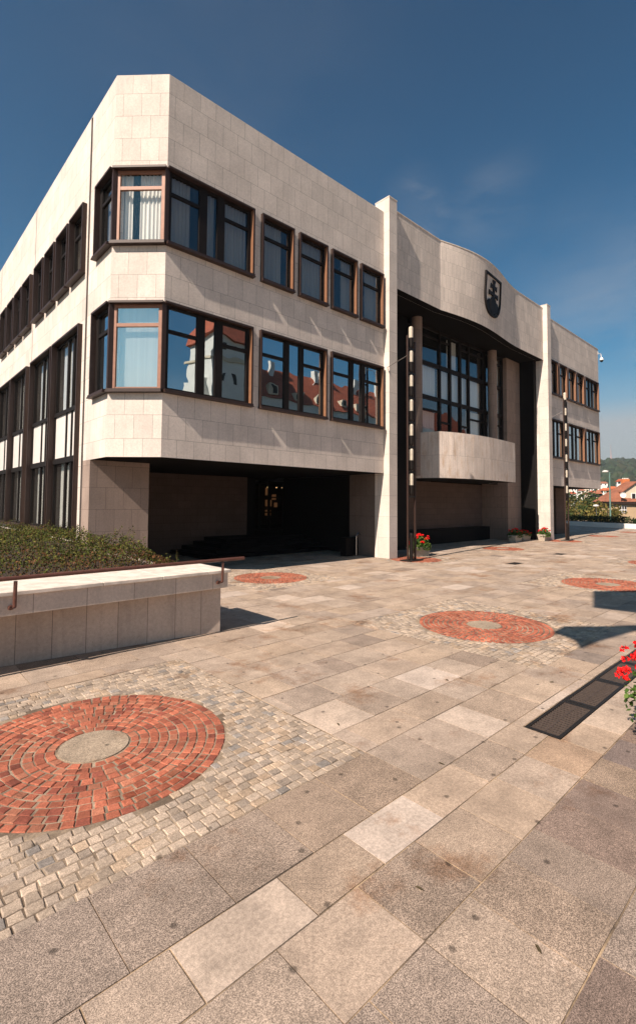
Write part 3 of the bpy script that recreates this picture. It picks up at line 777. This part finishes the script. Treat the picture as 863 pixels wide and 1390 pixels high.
# foreground planter and flowers right of the view
p=planter(1.3,.6,.55); p.location=(4.98,.76,0); p.rotation_euler.z=R(14); tag(p,'pale concrete trough at the right edge under the foreground geraniums','planter')
q=geranium('geranium_plant',.58,.58,.56,1300,150,.045,.026); q.location=(4.97,.76,.36); tag(q,'bright red geranium reaching in at the right edge beside the grate strip','geranium')
#
m=MB(); m.mesh([(27.35,11.95,0),(27.85,11.95,0),(27.85,12.2,0),(27.35,12.2,0),(27.5,12.0,.75),(27.75,12.0,.75),(27.75,12.15,.75),(27.5,12.15,.75)],[(0,3,2,1),(4,5,6,7),(0,1,5,4),(1,2,6,5),(2,3,7,6),(3,0,4,7)])

# ------------------------------------------------------------------ low wall with shrub bed
W=empty('retaining_wall',(4.2,6.8,0)); tag(W,'low pale stone wall with a thick coping holding the shrub bed','wall')
m=MB(); m.prism([(-9.0,8.35),(4.22,6.80),(4.22,7.75),(-9,7.75+1.0)],0,.70); m.build('base','limestone_base',W,uvs=True)
m=MB(); m.box(-9,4.30,6.72,7.93,.70,.935); m.build('band','limestone_low',W,uvs=True,bevel=.004)
cols=[-9,-7.6,-6.2,-4.8,-3.4,-2,-.6,.9,2.36,3.19,3.93,4.34]
for a,b in zip(cols,cols[1:]):
    m=MB(); m.box(a+.003,b-.003,6.685,7.97,.938,.985+ru(-.001,.001)); m.build('coping_slab','cap_stone',W,bevel=.006)
m=MB(); m.box(4.0,4.30,7.95,13.5,.0,.86); m.build('return_kerb','limestone_base',W,uvs=True)
H=empty('handrail',(4.3,6.6,0)); tag(H,'rusty brown pipe handrail fixed along the front of the low wall','handrail')
m=MB(); m.tube((-9,6.60,1.14),(4.52,6.60,1.16),.026,n=14); m.build('rail','handrail_brown',H)
for x in (-7.1,-4.3,-1.48,1.33,4.13):
    m=MB(); m.tube((x,6.60,1.12),(x,6.61,.82),.021,n=10); m.tube((x,6.61,.82),(x-.02,6.72,.80),.019,n=10); m.lathe(x-.02,6.70,[(.0,.77),(.03,.78),(.03,.82),(.0,.83)],10); m.build('bracket','handrail_brown',H)
m=MB(); m.prism([(-14,7.94),(4.0,7.94),(4.0,13.3),(XL-.02,13.9),(XL-.02,34),(-14,34)],.3,.88); tag(m.build('bed_soil','soil'),kind='structure')
g=MB()
def hgt(x,y):
    return .15+.16*math.sin(x*1.7+1.3*math.sin(y*.9))*math.sin(y*1.3+x*.4)+.14*math.sin(x*4.1+y*2.3)*.5
SHR=[(.050,.064,.011),(.075,.088,.015),(.028,.040,.008),(.115,.110,.022)]; BRN=[(.085,.04,.018),(.11,.05,.02),(.06,.035,.016)]
def shrubgen():
    while True:
        x=4.15-13*rnd()**1.5; y=7.95+ (11.5)*rnd()**1.4
        if x>4.35 or (x>-.5*(y-7)+40): continue
        if y<8.0 : continue
        e=min(1,(y-7.9)/.5,(4.3-x)/.5+.15)
        return x,y,e
N=80000
for _ in range(N):
    x,y,e=shrubgen()
    base=.88; top=max(.06,(hgt(x,y)+.16+ (.12 if y>10 else 0))*max(.25,e))
    z=base+top*rnd()**.6
    br=(y<8.75 and rnd()<.72) or rnd()<.10 or (math.sin(x*2.1+y*3.3)>.75 and rnd()<.3)
    c=random.choice(BRN if br else SHR); v=ru(.7,1.35); s=ru(.011,.026)
    a=Vector((ru(-1,1),ru(-1,1),ru(-.3,1))).normalized(); t=a.cross(Vector((ru(-1,1),ru(-1,1),ru(-1,1)))).normalized(); b=a.cross(t); p=Vector((x,y,z))
    g.face([p-t*s,p-b*s*.55,p+t*s,p+b*s*.55],(c[0]*v,c[1]*v,c[2]*v))
# upright sprigs
for _ in range(420):
    x,y,e=shrubgen(); top=.88+(hgt(x,y)+.2)*max(.3,e); h=ru(.08,.32); dx,dy=ru(-.1,.1),ru(-.1,.1)
    g.tube((x,y,top-.1),(x+dx,y+dy,top+h),.004,.002,4,(.09,.06,.03),False)
    for k in range(9):
        q=k/9; p=Vector((x+dx*q,y+dy*q,top-.05+(h+.05)*q)); a=Vector((ru(-1,1),ru(-1,1),ru(.2,1))).normalized(); t=a.cross(Vector((ru(-1,1),ru(-1,1),ru(-1,1)))).normalized(); b=a.cross(t); s=ru(.018,.032); c=random.choice(SHR)
        p=p+Vector((ru(-.03,.03),ru(-.03,.03),0)); g.face([p-t*s,p-b*s*.5,p+t*s,p+b*s*.5],c)
tag(g.build('shrub_bed','leafy'),'low green and russet ground cover shrubs filling the raised bed','shrubs',kind='stuff')

# ------------------------------------------------------------------ edge of the plaza and beyond
def seg(g,p,q,w,z0,z1):
    p=Vector((*p,0));q=Vector((*q,0)); n=(q-p).cross(Vector((0,0,1))).normalized()*w
    g.prism([(p.x,p.y),(q.x,q.y),(q.x+n.x,q.y+n.y),(p.x+n.x,p.y+n.y)],z0,z1)
m=MB(); seg(m,(45.5,4),(54,27),.4,0,.42); tag(m.build('terrace_wall','plaster_white'),'low pale wall edging the far right side of the plaza','wall')
g=MB()
def hg():
    t=rnd(); x=45.5+8.5*t; y=4+23*t; w=ru(.5,2.4); return (x+.938*w,y-.347*w,ru(.1,.98 if t>.42 else .85))
leafclump(g,9000,hg,.16,[(.022,.036,.012),(.03,.045,.014),(.015,.026,.008)],.5)
m=MB();tag(g.build('hedge','leafy'),'dark clipped hedge behind the low pale wall at the plaza edge','hedge')
# ground & hill sheet
def hz(x,y):
    D=math.hypot(x,y); s=clamp((D-220)/1250); s=s*s*(3-2*s)
    az=math.atan2(y,x)
    z=-9-11*clamp((D-60)/150)+ (20+98+30*(az-.24))*s
    z+=3*math.sin(x*.011+1)*math.sin(y*.013)*clamp(D/600)
    return z
g=MB(); na,nr=90,70; vs=[];fs=[]
for j in range(nr+1):
    D=58*(2600/58)**(j/nr)
    for i in range(na+1):
        az=-1.2+3.9*i/na; x=D*math.cos(az);y=D*math.sin(az); z=hz(x,y)
        if D>1500: z-= (D-1500)*.02
        vs.append((x,y,z))
for j in range(nr):
    for i in range(na): a=j*(na+1)+i; fs.append((a,a+na+1,a+na+2,a+1))
g.mesh(vs,fs); tag(g.build('hillside','forest_far',smooth=True),kind='structure')
m=MB(); m.mesh([(-3000,-3000,-26),(3000,-3000,-26),(3000,3000,-26),(-3000,3000,-26)],[(0,1,2,3)]); tag(m.build('ground','grass_slope'),kind='structure')
m=MB(); m.mesh([(-60,-60,-.52),(59,-60,-.52),(59,40,-.52),(-60,40,-.52),(-70,-70,-26),(66,-70,-26),(66,50,-26),(-70,50,-26)],[(0,1,2,3),(0,4,5,1),(1,5,6,2),(2,6,7,3),(3,7,4,0)]); tag(m.build('terrace_slope','grass_slope'),kind='structure')

# forest clumps on the hill (stuff)
g=MB()
def blob(g,x,y,z,r,h,c,n=7):
    vs=[];k=4
    for j in range(k):
        a=j/(k-1); rr=r*math.sin(math.pi*(.15+.8*a))
        vs+=[(x+rr*math.cos(6.283*i/n)*ru(.8,1.2),y+rr*math.sin(6.283*i/n)*ru(.8,1.2),z+h*a*ru(.92,1.05)) for i in range(n)]
    fs=[]
    for j in range(k-1): fs+=[(j*n+i,j*n+(i+1)%n,(j+1)*n+(i+1)%n,(j+1)*n+i) for i in range(n)]
    fs.append(tuple(range((k-1)*n,k*n))); g.mesh(vs,fs,c)
for _ in range(4200):
    D=200*(1500/200)**rnd(); az=ru(.12,.62); x=D*math.cos(az);y=D*math.sin(az); v=ru(.6,1.3); r=ru(2.5,5)*(1+D/900)
    c=random.choice([(.026,.042,.02),(.034,.046,.022),(.044,.05,.024),(.022,.036,.018)]); blob(g,x,y,hz(x,y)-1,r,r*ru(1.2,2.),(c[0]*v,c[1]*v,c[2]*v))
tag(g.build('wooded_slope','leafy'),'distant green woods covering the hill below the mast','woods',kind='stuff')

P0=Vector((78.0,19.3,0)); RV=Vector((.7320,-.6813,0)); FV=Vector((.6813,.7320,0))
def HT(s,d,z): q=P0+RV*s+FV*d; return (q.x,q.y,z)
hs_=empty('gabled_house',HT(1,3,-8)); tag(hs_,'tan house with red tiled roof and cream gable at the right edge','house')
m=MB(HT); m.box(-3.5,6,0,3.4,-9,2.15); m.build('wall','plaster_tan',hs_)
m=MB(HT); m.box(-3.9,6.3,-.35,3.7,2.15,2.5); m.build('eave','wood_dark',hs_)
m=MB(HT); m.mesh([(-2.0,-.02,2.5),(2.0,-.02,2.5),(2.0,-.02,3.85),(0,-.02,5.2),(-2,-.02,3.85),(-2,1.6,2.5),(2,1.6,2.5),(2,1.6,3.85),(0,1.6,5.2),(-2,1.6,3.85)],[(0,1,2,3,4),(1,6,7,2),(0,4,9,5),(5,9,8,7,6)]); m.build('gable','plaster_cream',hs_)
m=MB(HT); m.mesh([(-2.12,-.3,3.78),(0,-.3,5.24),(2.12,-.3,3.78),(-2.12,1.7,3.78),(0,1.7,5.24),(2.12,1.7,3.78),(-2.12,-.3,3.88),(0,-.3,5.36),(2.12,-.3,3.88),(-2.12,1.7,3.88),(0,1.7,5.36),(2.12,1.7,3.88)],[(6,7,10,9),(7,8,11,10),(0,1,7,6),(1,2,8,7),(0,6,9,3),(2,5,11,8),(0,3,4,1),(1,4,5,2)])
m.mesh([(-4.0,-.4,2.5),(6.4,-.4,2.5),(6.4,3.8,2.5),(-4.,3.8,2.5),(-.3,1.75,5.40),(4.6,1.75,5.40)],[(0,1,5,4),(1,2,5),(2,3,4,5),(3,0,4)])
rf=m.build('roof','roof_tile',hs_)
m=MB(HT); m.box(-.6,.35,1.9,2.4,4.6,5.75); m.build('chimney','chimney_orange',rf,inv=False)
m=MB(HT)
for i in range(4): x=-.5+i*.24; m.box(x-.05,x+.05,2.05,2.2,5.75,5.9)
m.build('chimney_pot','plaster_white',rf,inv=False)
def hwin(T,x0,x1,z0,z1,par,y=-.03):
    m=MB(T); m.box(x0,x1,y-.04,y+.02,z0,z1); a=m.build('window','white_paint',par,inv=(par.type=='EMPTY'))
    m=MB(T); nx=3
    w=(x1-x0)/nx
    for i in range(nx):
        for (p,q) in ((0,.36),(.46,.94)): m.box(x0+i*w+w*.18,x0+(i+1)*w-w*.12,y-.055,y-.042,z0+(z1-z0)*(p+.04),z0+(z1-z0)*(q))
    m.build('pane','dark_room',a,inv=False)
hwin(HT,-2.45,-1.42,.95,1.95,hs_)
m=MB(HT); m.box(-.75,1.0,-.08,-.025,2.85,3.7); a=m.build('window','white_paint',hs_)
m=MB(HT); m.box(-.65,-.2,-.10,-.082,2.95,3.62); m.box(-.05,.4,-.10,-.082,2.95,3.62);m.box(.5,.9,-.10,-.082,2.95,3.62); m.build('pane','dark_room',a,inv=False)
t=empty('satellite_dish',HT(-2.3,-.6,2.5)); tag(t,'round white satellite dish on the tiled roof of the tan house','satellite dish')
m=MB()
c=Vector(HT(-2.3,-.75,3.42)); nrm=(Vector((0,0,2.5))-c).normalized()
e=nrm.cross(Vector((0,0,1))).normalized(); f=nrm.cross(e)
vs=[];
for j,(r,dd) in enumerate(((0.02,-.10),(.18,-.07),(.30,-.02),(.36,.02),(.36,.0),(.18,-.10),(.02,-.13))): vs+=[tuple(c+nrm*dd+(e*math.cos(6.283*i/20)+f*math.sin(6.283*i/20))*r) for i in range(20)]
fs=[(j*20+i,j*20+(i+1)%20,(j+1)*20+(i+1)%20,(j+1)*20+i) for j in range(6) for i in range(20)]; m.mesh(vs,fs); m.build('dish','white_paint',t)
m=MB(); m.tube(HT(-2.3,-.3,2.5),tuple(c-nrm*.1),.04); m.build('mast','black_iron',t)
def ray(px,py,D):   # direction helpers measured once in the place: azimuth and rise for a sight line, at distance D
    pass
def small_house(az,D,w,dp,h,rise,rot,wallm,roofm,label,z=None,flat=False):
    x=D*math.cos(az); y=D*math.sin(az); z0=(hz(x,y) if z is None else z)
    t=empty('hill_house',(x,y,z0),az+math.pi/2+rot); tag(t,label,'house','houses scattered on the far hillside')
    m=MB(); m.box(-w/2,w/2,-dp/2,dp/2,-8,h); m.build('wall',wallm,t,inv=False)
    m=MB()
    if flat: m.box(-w/2-.2,w/2+.2,-dp/2-.2,dp/2+.2,h,h+.35)
    else: m.mesh([(-w/2-.4,-dp/2-.4,h),(w/2+.4,-dp/2-.4,h),(w/2+.4,dp/2+.4,h),(-w/2-.4,dp/2+.4,h),(-w/4,0,h+rise),(w/4,0,h+rise)],[(0,1,5,4),(1,2,5),(2,3,4,5),(3,0,4),(0,3,2,1)])
    m.build('roof',roofm,t,inv=False)
    m=MB(); n=max(2,int(w/3))
    for fl in range(max(1,int(h/3))):
        for i in range(n): xx=-w/2+w*(i+.5)/n; zz=1.0+fl*3
        for i in range(n):
            xx=-w/2+w*(i+.5)/n; m.box(xx-.5,xx+.5,-dp/2-.05,-dp/2-.0,1.2+fl*3,2.6+fl*3); m.box(xx-.5,xx+.5,dp/2,dp/2+.05,1.2+fl*3,2.6+fl*3)
    m.build('windows','dark_room',t,inv=False)
    return t
# azimuth for px: 770->.349 803 -> .30 ; z from pixel rows
def az_px(px):
    lx=(px-431.5)/660.; v=FV+RV*lx; return math.atan2(v.y,v.x)
def z_px(px,py,D): 
    lx=(px-431.5)/660.; return 2.06+(686-py)/660.*D/math.sqrt(1+lx*lx)
HL=[(776,672,677,300,'white','roof_red','small white house lowest on the slope beside the far lamp column',0),
(783.5,674,681,260,'white','white','long white flat building under the trees near the far lamp column',1),
(795,672,679,300,'cream','roof_tile','cream house with dark roof in the middle of the hillside group',0),
(788,667,673,420,'white','roof_tile','white house partly behind trees above the cream house',0),
(794,664,670,480,'cream','roof_tile','cream villa high on the slope below the right wing soffit',0),
(801,663,668,520,'white','roof_tile','white house just under the right wing soffit near its corner',0),
(803,669,674,350,'white','roof_red','pinkish house with red roof between trees',0),
(806,671,676,340,'white','roof_tile','narrow pale house right of the pinkish house',0),
(818.5,657,661.5,520,'white','roof_tile','white house highest on the hill right of the building',0),
(818,661.5,668,430,'white','white','white flat villa below the highest house',1),
(821.5,669,674,240,'white','roof_orange','white house with bright orange roof beside the green street lamp',0),
(831,667,671,260,'cream','roof_orange','pale house with orange roof right of the green street lamp',0),
(842.5,657,661,260,'white','roof_red','white house with small red dome above the tiled roof',0),
(773,660,666,560,'cream','roof_tile','cream house far up the slope behind the far lamp column',0),
(779,664,669,450,'white','white','small white block above the lowest houses',1),
(811,676,681,170,'cream','roof_tile','cream house among the near trees under the soffit corner',0)]
for i,(px,yt,yb,D,wm,rm,lab,fl) in enumerate(HL):
    az=az_px(px); zt=z_px(px,yt,D); zb=z_px(px,yb,D)
    mpx=D/660./math.sqrt(1+((px-431.5)/660)**2)
    w=[9,14,12,9,10,9,7,6,11,12,15,10,12,10,8,6][i]*mpx*.95; h=max(2.2,(zt-zb)*.95)
    small_house(az,D,w,w*.7,h,(0 if fl else max(1.2,2.6*mpx)),ru(-.3,.3),'plaster_'+wm,rm if rm!='white' else 'plaster_white',lab,zb,bool(fl))

# trees beyond the terrace
def tree(x,y,z0,zt,r,label,cols,n=2600,leaf=.26,seed=0):
    t=empty('tree',(x,y,z0)); tag(t,label,'tree','trees beyond the plaza edge'); h=zt-z0
    m=MB(); m.tube((0,0,0),(.2,.1,h*.5),.22,.14,8); 
    br=[]
    for k in range(7):
        a=ru(0,6.28); b=(.2+r*.55*math.cos(a),.1+r*.55*math.sin(a),h*ru(.55,.9)); m.tube((.15,.08,h*ru(.3,.5)),b,.09,.03,6); br.append(b)
    m.build('trunk','bark',t,inv=False)
    g=MB(); cl=[]
    for k in range(26):
        while True:
            p=Vector((ru(-1,1),ru(-1,1),ru(-1,1)))
            if p.length<1: break
        cl.append((Vector((p.x*r,p.y*r,h*.64+p.z*h*.33)),r*ru(.22,.42),ru(.6,1.4)))
    for _ in range(n):
        c0,rr,v=random.choice(cl); d=Vector((random.gauss(0,.5),random.gauss(0,.5),random.gauss(0,.45))); p=c0+d*rr
        c=random.choice(cols); vv=v*ru(.75,1.25); a=Vector((ru(-1,1),ru(-1,1),ru(-.4,1))).normalized(); q=a.cross(Vector((ru(-1,1),ru(-1,1),ru(-1,1)))).normalized(); b=a.cross(q); s=leaf*ru(.6,1.2)
        g.face([p-q*s,p-b*s*.6,p+q*s,p+b*s*.6],(c[0]*vv,c[1]*vv,c[2]*vv))
    g.build('crown','leafy',t,inv=False); return t
OL=[(.11,.095,.025),(.08,.08,.022),(.14,.105,.03)]; DG=[(.045,.062,.018),(.058,.07,.02),(.032,.048,.015)]
TL=[(763,676,95,3.5,OL,'olive tree seen left of the far lamp column under the wing'),(779,680,85,3.2,OL,'yellowish tree directly right of the far lamp column'),(786,684,78,2.4,DG,'dark green bush tree low behind the hedge'),(793,679,90,3.2,DG,'dark green tree in the middle under the wing'),(800,681,80,2.6,OL,'olive tree left of the small street lamp'),(807,679,88,3.0,DG,'leafy green tree behind the small street lamp'),(813,682,78,2.4,OL,'yellowing tree under the outer corner of the wing'),(819,684,72,2.2,OL,'tree with sparse brownish leaves left of the green street lamp'),(826,687,70,1.7,OL,'small thin tree beside the green street lamp'),(796,668,150,6,DG,'larger dark tree farther up among the hillside houses'),(809,664,190,7,DG,'broad dark tree near the soffit corner in front of the hill'),(772,668,170,7,DG,'tall dark tree far behind the lamp column'),(829,664,230,8,DG,'round green tree on the slope above the tiled roof'),(752,682,90,3,OL,'golden tree seen between the fin and the shaded pillar')]
for px,yt,D,r,cs,lab in TL:
    az=az_px(px); tree(D*math.cos(az),D*math.sin(az),-9 if D<120 else -16,z_px(px,yt,D),r,lab,cs,2400 if D<120 else 1600,.22 if D<120 else .6)
# street lamps
def street_lamp(px,D,yt,label,matn,rr=.11,arm=1.0):
    az=az_px(px); x,y=D*math.cos(az),D*math.sin(az); zt=z_px(px,yt,D); t=empty('street_lamp',(x,y,-8)); tag(t,label,'street lamp')
    m=MB(); m.tube((0,0,0),(0,0,zt+8),rr,rr*.6,10); m.build('pole',matn,t,inv=False)
    k=-arm*.73; j=arm*.68
    m=MB(); m.tube((0,0,zt+8),(k,j,zt+8.15),rr*.4,rr*.4,8); m.build('arm','black_iron',t,inv=False)
    m=MB(); m.lathe(k,j,[(.05,zt+8.2),(.32,zt+8.12),(.30,zt+8.0),(.05,zt+7.95)],12); m.build('lamp_head','white_paint',t,inv=False)
street_lamp(827,62,641.5,'tall green street lamp standing left of the tan house','green_pole',.11,.45)
street_lamp(808,66,688,'short white headed street lamp among the trees behind the hedge','steel',.05,.02)
# hill mast
az=az_px(829.5); D=1480; mx,my=D*math.cos(az),D*math.sin(az); zb=z_px(829.5,644,D)
t=empty('tv_tower',(mx,my,zb-6)); tag(t,'slim faint television mast on the crest of the far hill','tower')
m=MB(); m.lathe(0,0,[(5,0),(3.6,10),(3.6,22)],12); m.build('shaft','tower_red',t,inv=False)
m=MB(); m.lathe(0,0,[(4,18),(7.5,22),(7.5,28),(5,30),(5,34),(4,38)],14); m.build('lookout_pod','tower_red',t,inv=False)
m=MB(); m.lathe(0,0,[(3,38),(2,50),(1.2,52),(1.0,66),(.5,68),(.3,84)],10); m.build('mast','tower_red',t,inv=False)

# castle and long red roofed wing across the square (behind the camera, seen mirrored in the windows)
C=empty('castle_tower',(53,-63,0)); tag(C,'white corner tower with steep red roof across the square','tower')
m=MB(); m.box(48,58,-68,-58,0,34.5); m.box(46.2,48,-66,-60,0,26); m.build('wall','plaster_white',C)
m=MB(); m.mesh([(47.2,-68.8,34.5),(58.8,-68.8,34.5),(58.8,-57.2,34.5),(47.2,-57.2,34.5),(53,-63,47)],[(0,1,4),(1,2,4),(2,3,4),(3,0,4),(0,3,2,1)]); m.build('roof','roof_red',C)
m=MB(); m.box(47.7,58.3,-68.3,-57.7,30.2,30.8); m.build('cornice','plaster_cream',C)
for z in (20,25.5,32.3):
    for x in (50.5,53,55.5): m=MB(); m.box(x-.35,x+.35,-57.98,-57.9,z,z+1.3); m.build('window','dark_room',C)
L2=empty('long_wing',(95,-64,0)); tag(L2,'long white building with red tiled roof and dormers across the square','building')
m=MB(); m.box(58.2,150,-70,-59,0,24.5); m.build('wall','plaster_white',L2)
m=MB(); m.mesh([(58.2,-58.4,24.5),(151,-58.4,24.5),(151,-70.6,24.5),(58.2,-70.6,24.5),(58.2,-64.5,32.5),(146,-64.5,32.5)],[(0,1,5,4),(1,2,5),(2,3,4,5),(3,0,4)]); r2=m.build('roof','roof_red',L2)
for x in (64,71,78,85,92,99,106,113):
    m=MB(); m.box(x-.9,x+.9,-60.5,-58.9,25.6,27.3); m.build('dormer','plaster_cream',r2,inv=False)
    m=MB(); m.box(x-.5,x+.5,-58.9,-58.8,25.9,27.0); m.build('dormer_pane','dark_room',r2,inv=False)
for x in (67,79.5,82,95,103): m=MB(); m.box(x-.7,x+.7,-64.5,-63.3,31,34.6); m.build('chimney','plaster_white',r2,inv=False)

# unseen poles and sheets added above the camera to cast the paving shadows
def shadow_pole(x,y,h,label,flab,poly,c):
    t=empty('shadow_pole',(x,y,0)); tag(t,label,'shadow_pole','unseen poles added for their shadows')
    m=MB(); m.lathe(0,0,[(.09,0),(.07,h*.6),(.045,h),(.02,h+.05)],14); m.build('pole','white_paint',t,inv=False)
    m=MB(); 
    m.prism_at(poly,lambda a,b,d:(x+d+.05*math.sin(a*3)+.0,a,b),-.006,.006,None)
    f=m.build('shadow_sheet',c,t); f['label']=flab
# (y,z) outlines, worked back from the ground shadows
shadow_pole(2.6,-1.1,10.4,'tall added pole out of view whose sheet casts a ground shadow','wide sheet shaped to cast a ground shadow',[(-1.05,8.0),(1.6,7.58),(2.35,7.4),(2.72,9.2),(1.87,10.2),(-1.05,10.1)],'handrail_brown')
shadow_pole(0.3,-1.6,9.3,'second added pole out of view, nearer the camera, with a shadow casting sheet','ragged sheet shaped to cast a ground shadow',[(-1.55,8.35),(-.4,8.3),(1.13,8.2),(1.3,7.7),(1.47,7.22),(1.6,6.64),(1.79,7.03),(2.17,7.18),(2.12,7.68),(1.77,8.0),(1.17,8.64),(-1.55,8.75)],'handrail_brown')

# ------------------------------------------------------------------ sky, sun, camera
SV=Vector((-1.10,-.150,1.0)).normalized()
el=math.asin(SV.z)
w=bpy.data.worlds.new('World'); sc.world=w; w.use_nodes=True; N=w.node_tree.nodes; L=w.node_tree.links; N.clear()
out=N.new('ShaderNodeOutputWorld'); bg=N.new('ShaderNodeBackground'); sky=N.new('ShaderNodeTexSky'); sky.sky_type='NISHITA'; sky.sun_disc=False
sky.sun_elevation=el; sky.sun_rotation=math.atan2(SV.x,SV.y); sky.altitude=250; sky.air_density=1.0; sky.dust_density=.6; sky.ozone_density=2.2
tc=N.new('ShaderNodeTexCoord'); hsv=N.new('ShaderNodeHueSaturation'); hsv.inputs['Saturation'].default_value=1.24; hsv.inputs['Value'].default_value=1.0
mp=N.new('ShaderNodeMapping'); mp.inputs['Scale'].default_value=(1,1,2.6); no=N.new('ShaderNodeTexNoise'); no.inputs['Scale'].default_value=2.3; no.inputs['Detail'].default_value=9; no.inputs['Roughness'].default_value=.62; no.inputs['Distortion'].default_value=.5
L.new(tc.outputs['Generated'],mp.inputs[0]); L.new(mp.outputs[0],no.inputs['Vector'])
rp=N.new('ShaderNodeValToRGB'); rp.color_ramp.elements[0].position=.40; rp.color_ramp.elements[0].color=(.1,.1,.1,1); rp.color_ramp.elements[1].position=.68; rp.color_ramp.elements[1].color=(1,1,1,1); L.new(no.outputs['Fac'],rp.inputs[0])
sx=N.new('ShaderNodeSeparateXYZ'); L.new(tc.outputs['Generated'],sx.inputs[0])
bk=N.new('ShaderNodeValToRGB'); e=bk.color_ramp.elements; e[0].position=.0; e[0].color=(.85,.85,.85,1); e[1].position=.26; e[1].color=(0,0,0,1)
e2=e.new(.145); e2.color=(.80,.80,.80,1); e3=e.new(.185); e3.color=(.30,.30,.30,1)
L.new(sx.outputs['Z'],bk.inputs[0])
ad=N.new('ShaderNodeMath'); ad.operation='MAXIMUM'; 
acc=None
for (px_,py_,wid,st) in ((568,287,.07,.62),(655,280,.10,.26),(850,440,.20,.34),(770,370,.14,.16),(330,60,.3,.05)):
    lx=(px_-431.5)/660.; lz=(650-py_)/660.; dv=(Vector((.6802,.7313,.0491))+Vector((.732,-.6813,.007))*lx+Vector((-.0386,-.0311,.9988))*lz).normalized()
    vd=N.new('ShaderNodeVectorMath'); vd.operation='DISTANCE'; L.new(tc.outputs['Generated'],vd.inputs[0]); vd.inputs[1].default_value=dv
    mr=N.new('ShaderNodeMapRange'); mr.interpolation_type='SMOOTHSTEP'; mr.inputs['From Min'].default_value=0; mr.inputs['From Max'].default_value=wid*1.3; mr.inputs['To Min'].default_value=st; mr.inputs['To Max'].default_value=0; L.new(vd.outputs['Value'],mr.inputs['Value'])
    if acc is None: acc=mr.outputs[0]
    else:
        am=N.new('ShaderNodeMath'); am.operation='MAXIMUM'; L.new(acc,am.inputs[0]); L.new(mr.outputs[0],am.inputs[1]); acc=am.outputs[0]
cm=N.new('ShaderNodeMath'); cm.operation='MULTIPLY'; L.new(acc,cm.inputs[0]); L.new(rp.outputs[0],cm.inputs[1]); L.new(cm.outputs[0],ad.inputs[0]); L.new(bk.outputs[0],ad.inputs[1])
mx=N.new('ShaderNodeMix'); mx.data_type='RGBA'; L.new(ad.outputs[0],mx.inputs[0]); L.new(sky.outputs[0],hsv.inputs['Color']); tn=N.new('ShaderNodeMix'); tn.data_type='RGBA'; tn.blend_type='MULTIPLY'; tn.inputs[0].default_value=1; tn.inputs[7].default_value=(.52,1.12,1.08,1); L.new(hsv.outputs[0],tn.inputs[6]); 
gz=N.new('ShaderNodeValToRGB'); gz.color_ramp.elements[0].position=.30; gz.color_ramp.elements[0].color=(1,1,1,1); gz.color_ramp.elements[1].position=.85; gz.color_ramp.elements[1].color=(.62,.66,.70,1)
g2=N.new('ShaderNodeMix'); g2.data_type='RGBA'; g2.blend_type='MULTIPLY'; g2.inputs[0].default_value=1
sx0=N.new('ShaderNodeSeparateXYZ'); L.new(tc.outputs['Generated'],sx0.inputs[0]); L.new(sx0.outputs['Z'],gz.inputs[0]); L.new(tn.outputs[2],g2.inputs[6]); L.new(gz.outputs[0],g2.inputs[7]); L.new(g2.outputs[2],mx.inputs[6]); mx.inputs[7].default_value=(6.6,6.3,6.2,1)
L.new(mx.outputs[2],bg.inputs[0]); bg.inputs[1].default_value=.05; L.new(bg.outputs[0],out.inputs[0])
sl=bpy.data.lights.new('sun','SUN'); sl.energy=5.0; sl.angle=R(.5); sl.color=(1,.845,.715); so_=bpy.data.objects.new('sun',sl); col.objects.link(so_); so_.rotation_euler=SV.to_track_quat('Z','Y').to_euler(); so_.location=(-20,-5,30)
cam=bpy.data.cameras.new('camera'); co=bpy.data.objects.new('camera',cam); col.objects.link(co); sc.camera=co
Rt=Vector((.73196581,-.68130468,.00706991)).normalized(); Fw=Vector((.68024593,.73133781,.04909677)).normalized(); Up=Rt.cross(Fw)
mw=Matrix((Rt,Up,-Fw)).transposed().to_4x4(); mw.translation=(0,0,2.06); co.matrix_world=mw
cam.sensor_fit='VERTICAL'; cam.sensor_height=24; cam.lens=660/1390*24; cam.shift_y=-45/1390; cam.clip_start=.05; cam.clip_end=8000
sc.view_settings.view_transform='Standard'; sc.view_settings.look='None'; sc.view_settings.exposure=.78; sc.view_settings.gamma=1
sc.render.engine='CYCLES'

hzm=bpy.data.materials.new('haze'); hzm.use_nodes=True; hn=hzm.node_tree; hn.nodes.clear(); ho=hn.nodes.new('ShaderNodeOutputMaterial'); hv=hn.nodes.new('ShaderNodeVolumePrincipled'); hv.inputs['Color'].default_value=(.80,.86,.92,1); hv.inputs['Density'].default_value=.00028; hv.inputs['Anisotropy'].default_value=.3; hn.links.new(hv.outputs[0],ho.inputs['Volume']); M['haze']=hzm
m=MB(); m.box(-3100,3100,-3100,3100,-60,185); tag(m.build('haze','haze'),kind='stuff')
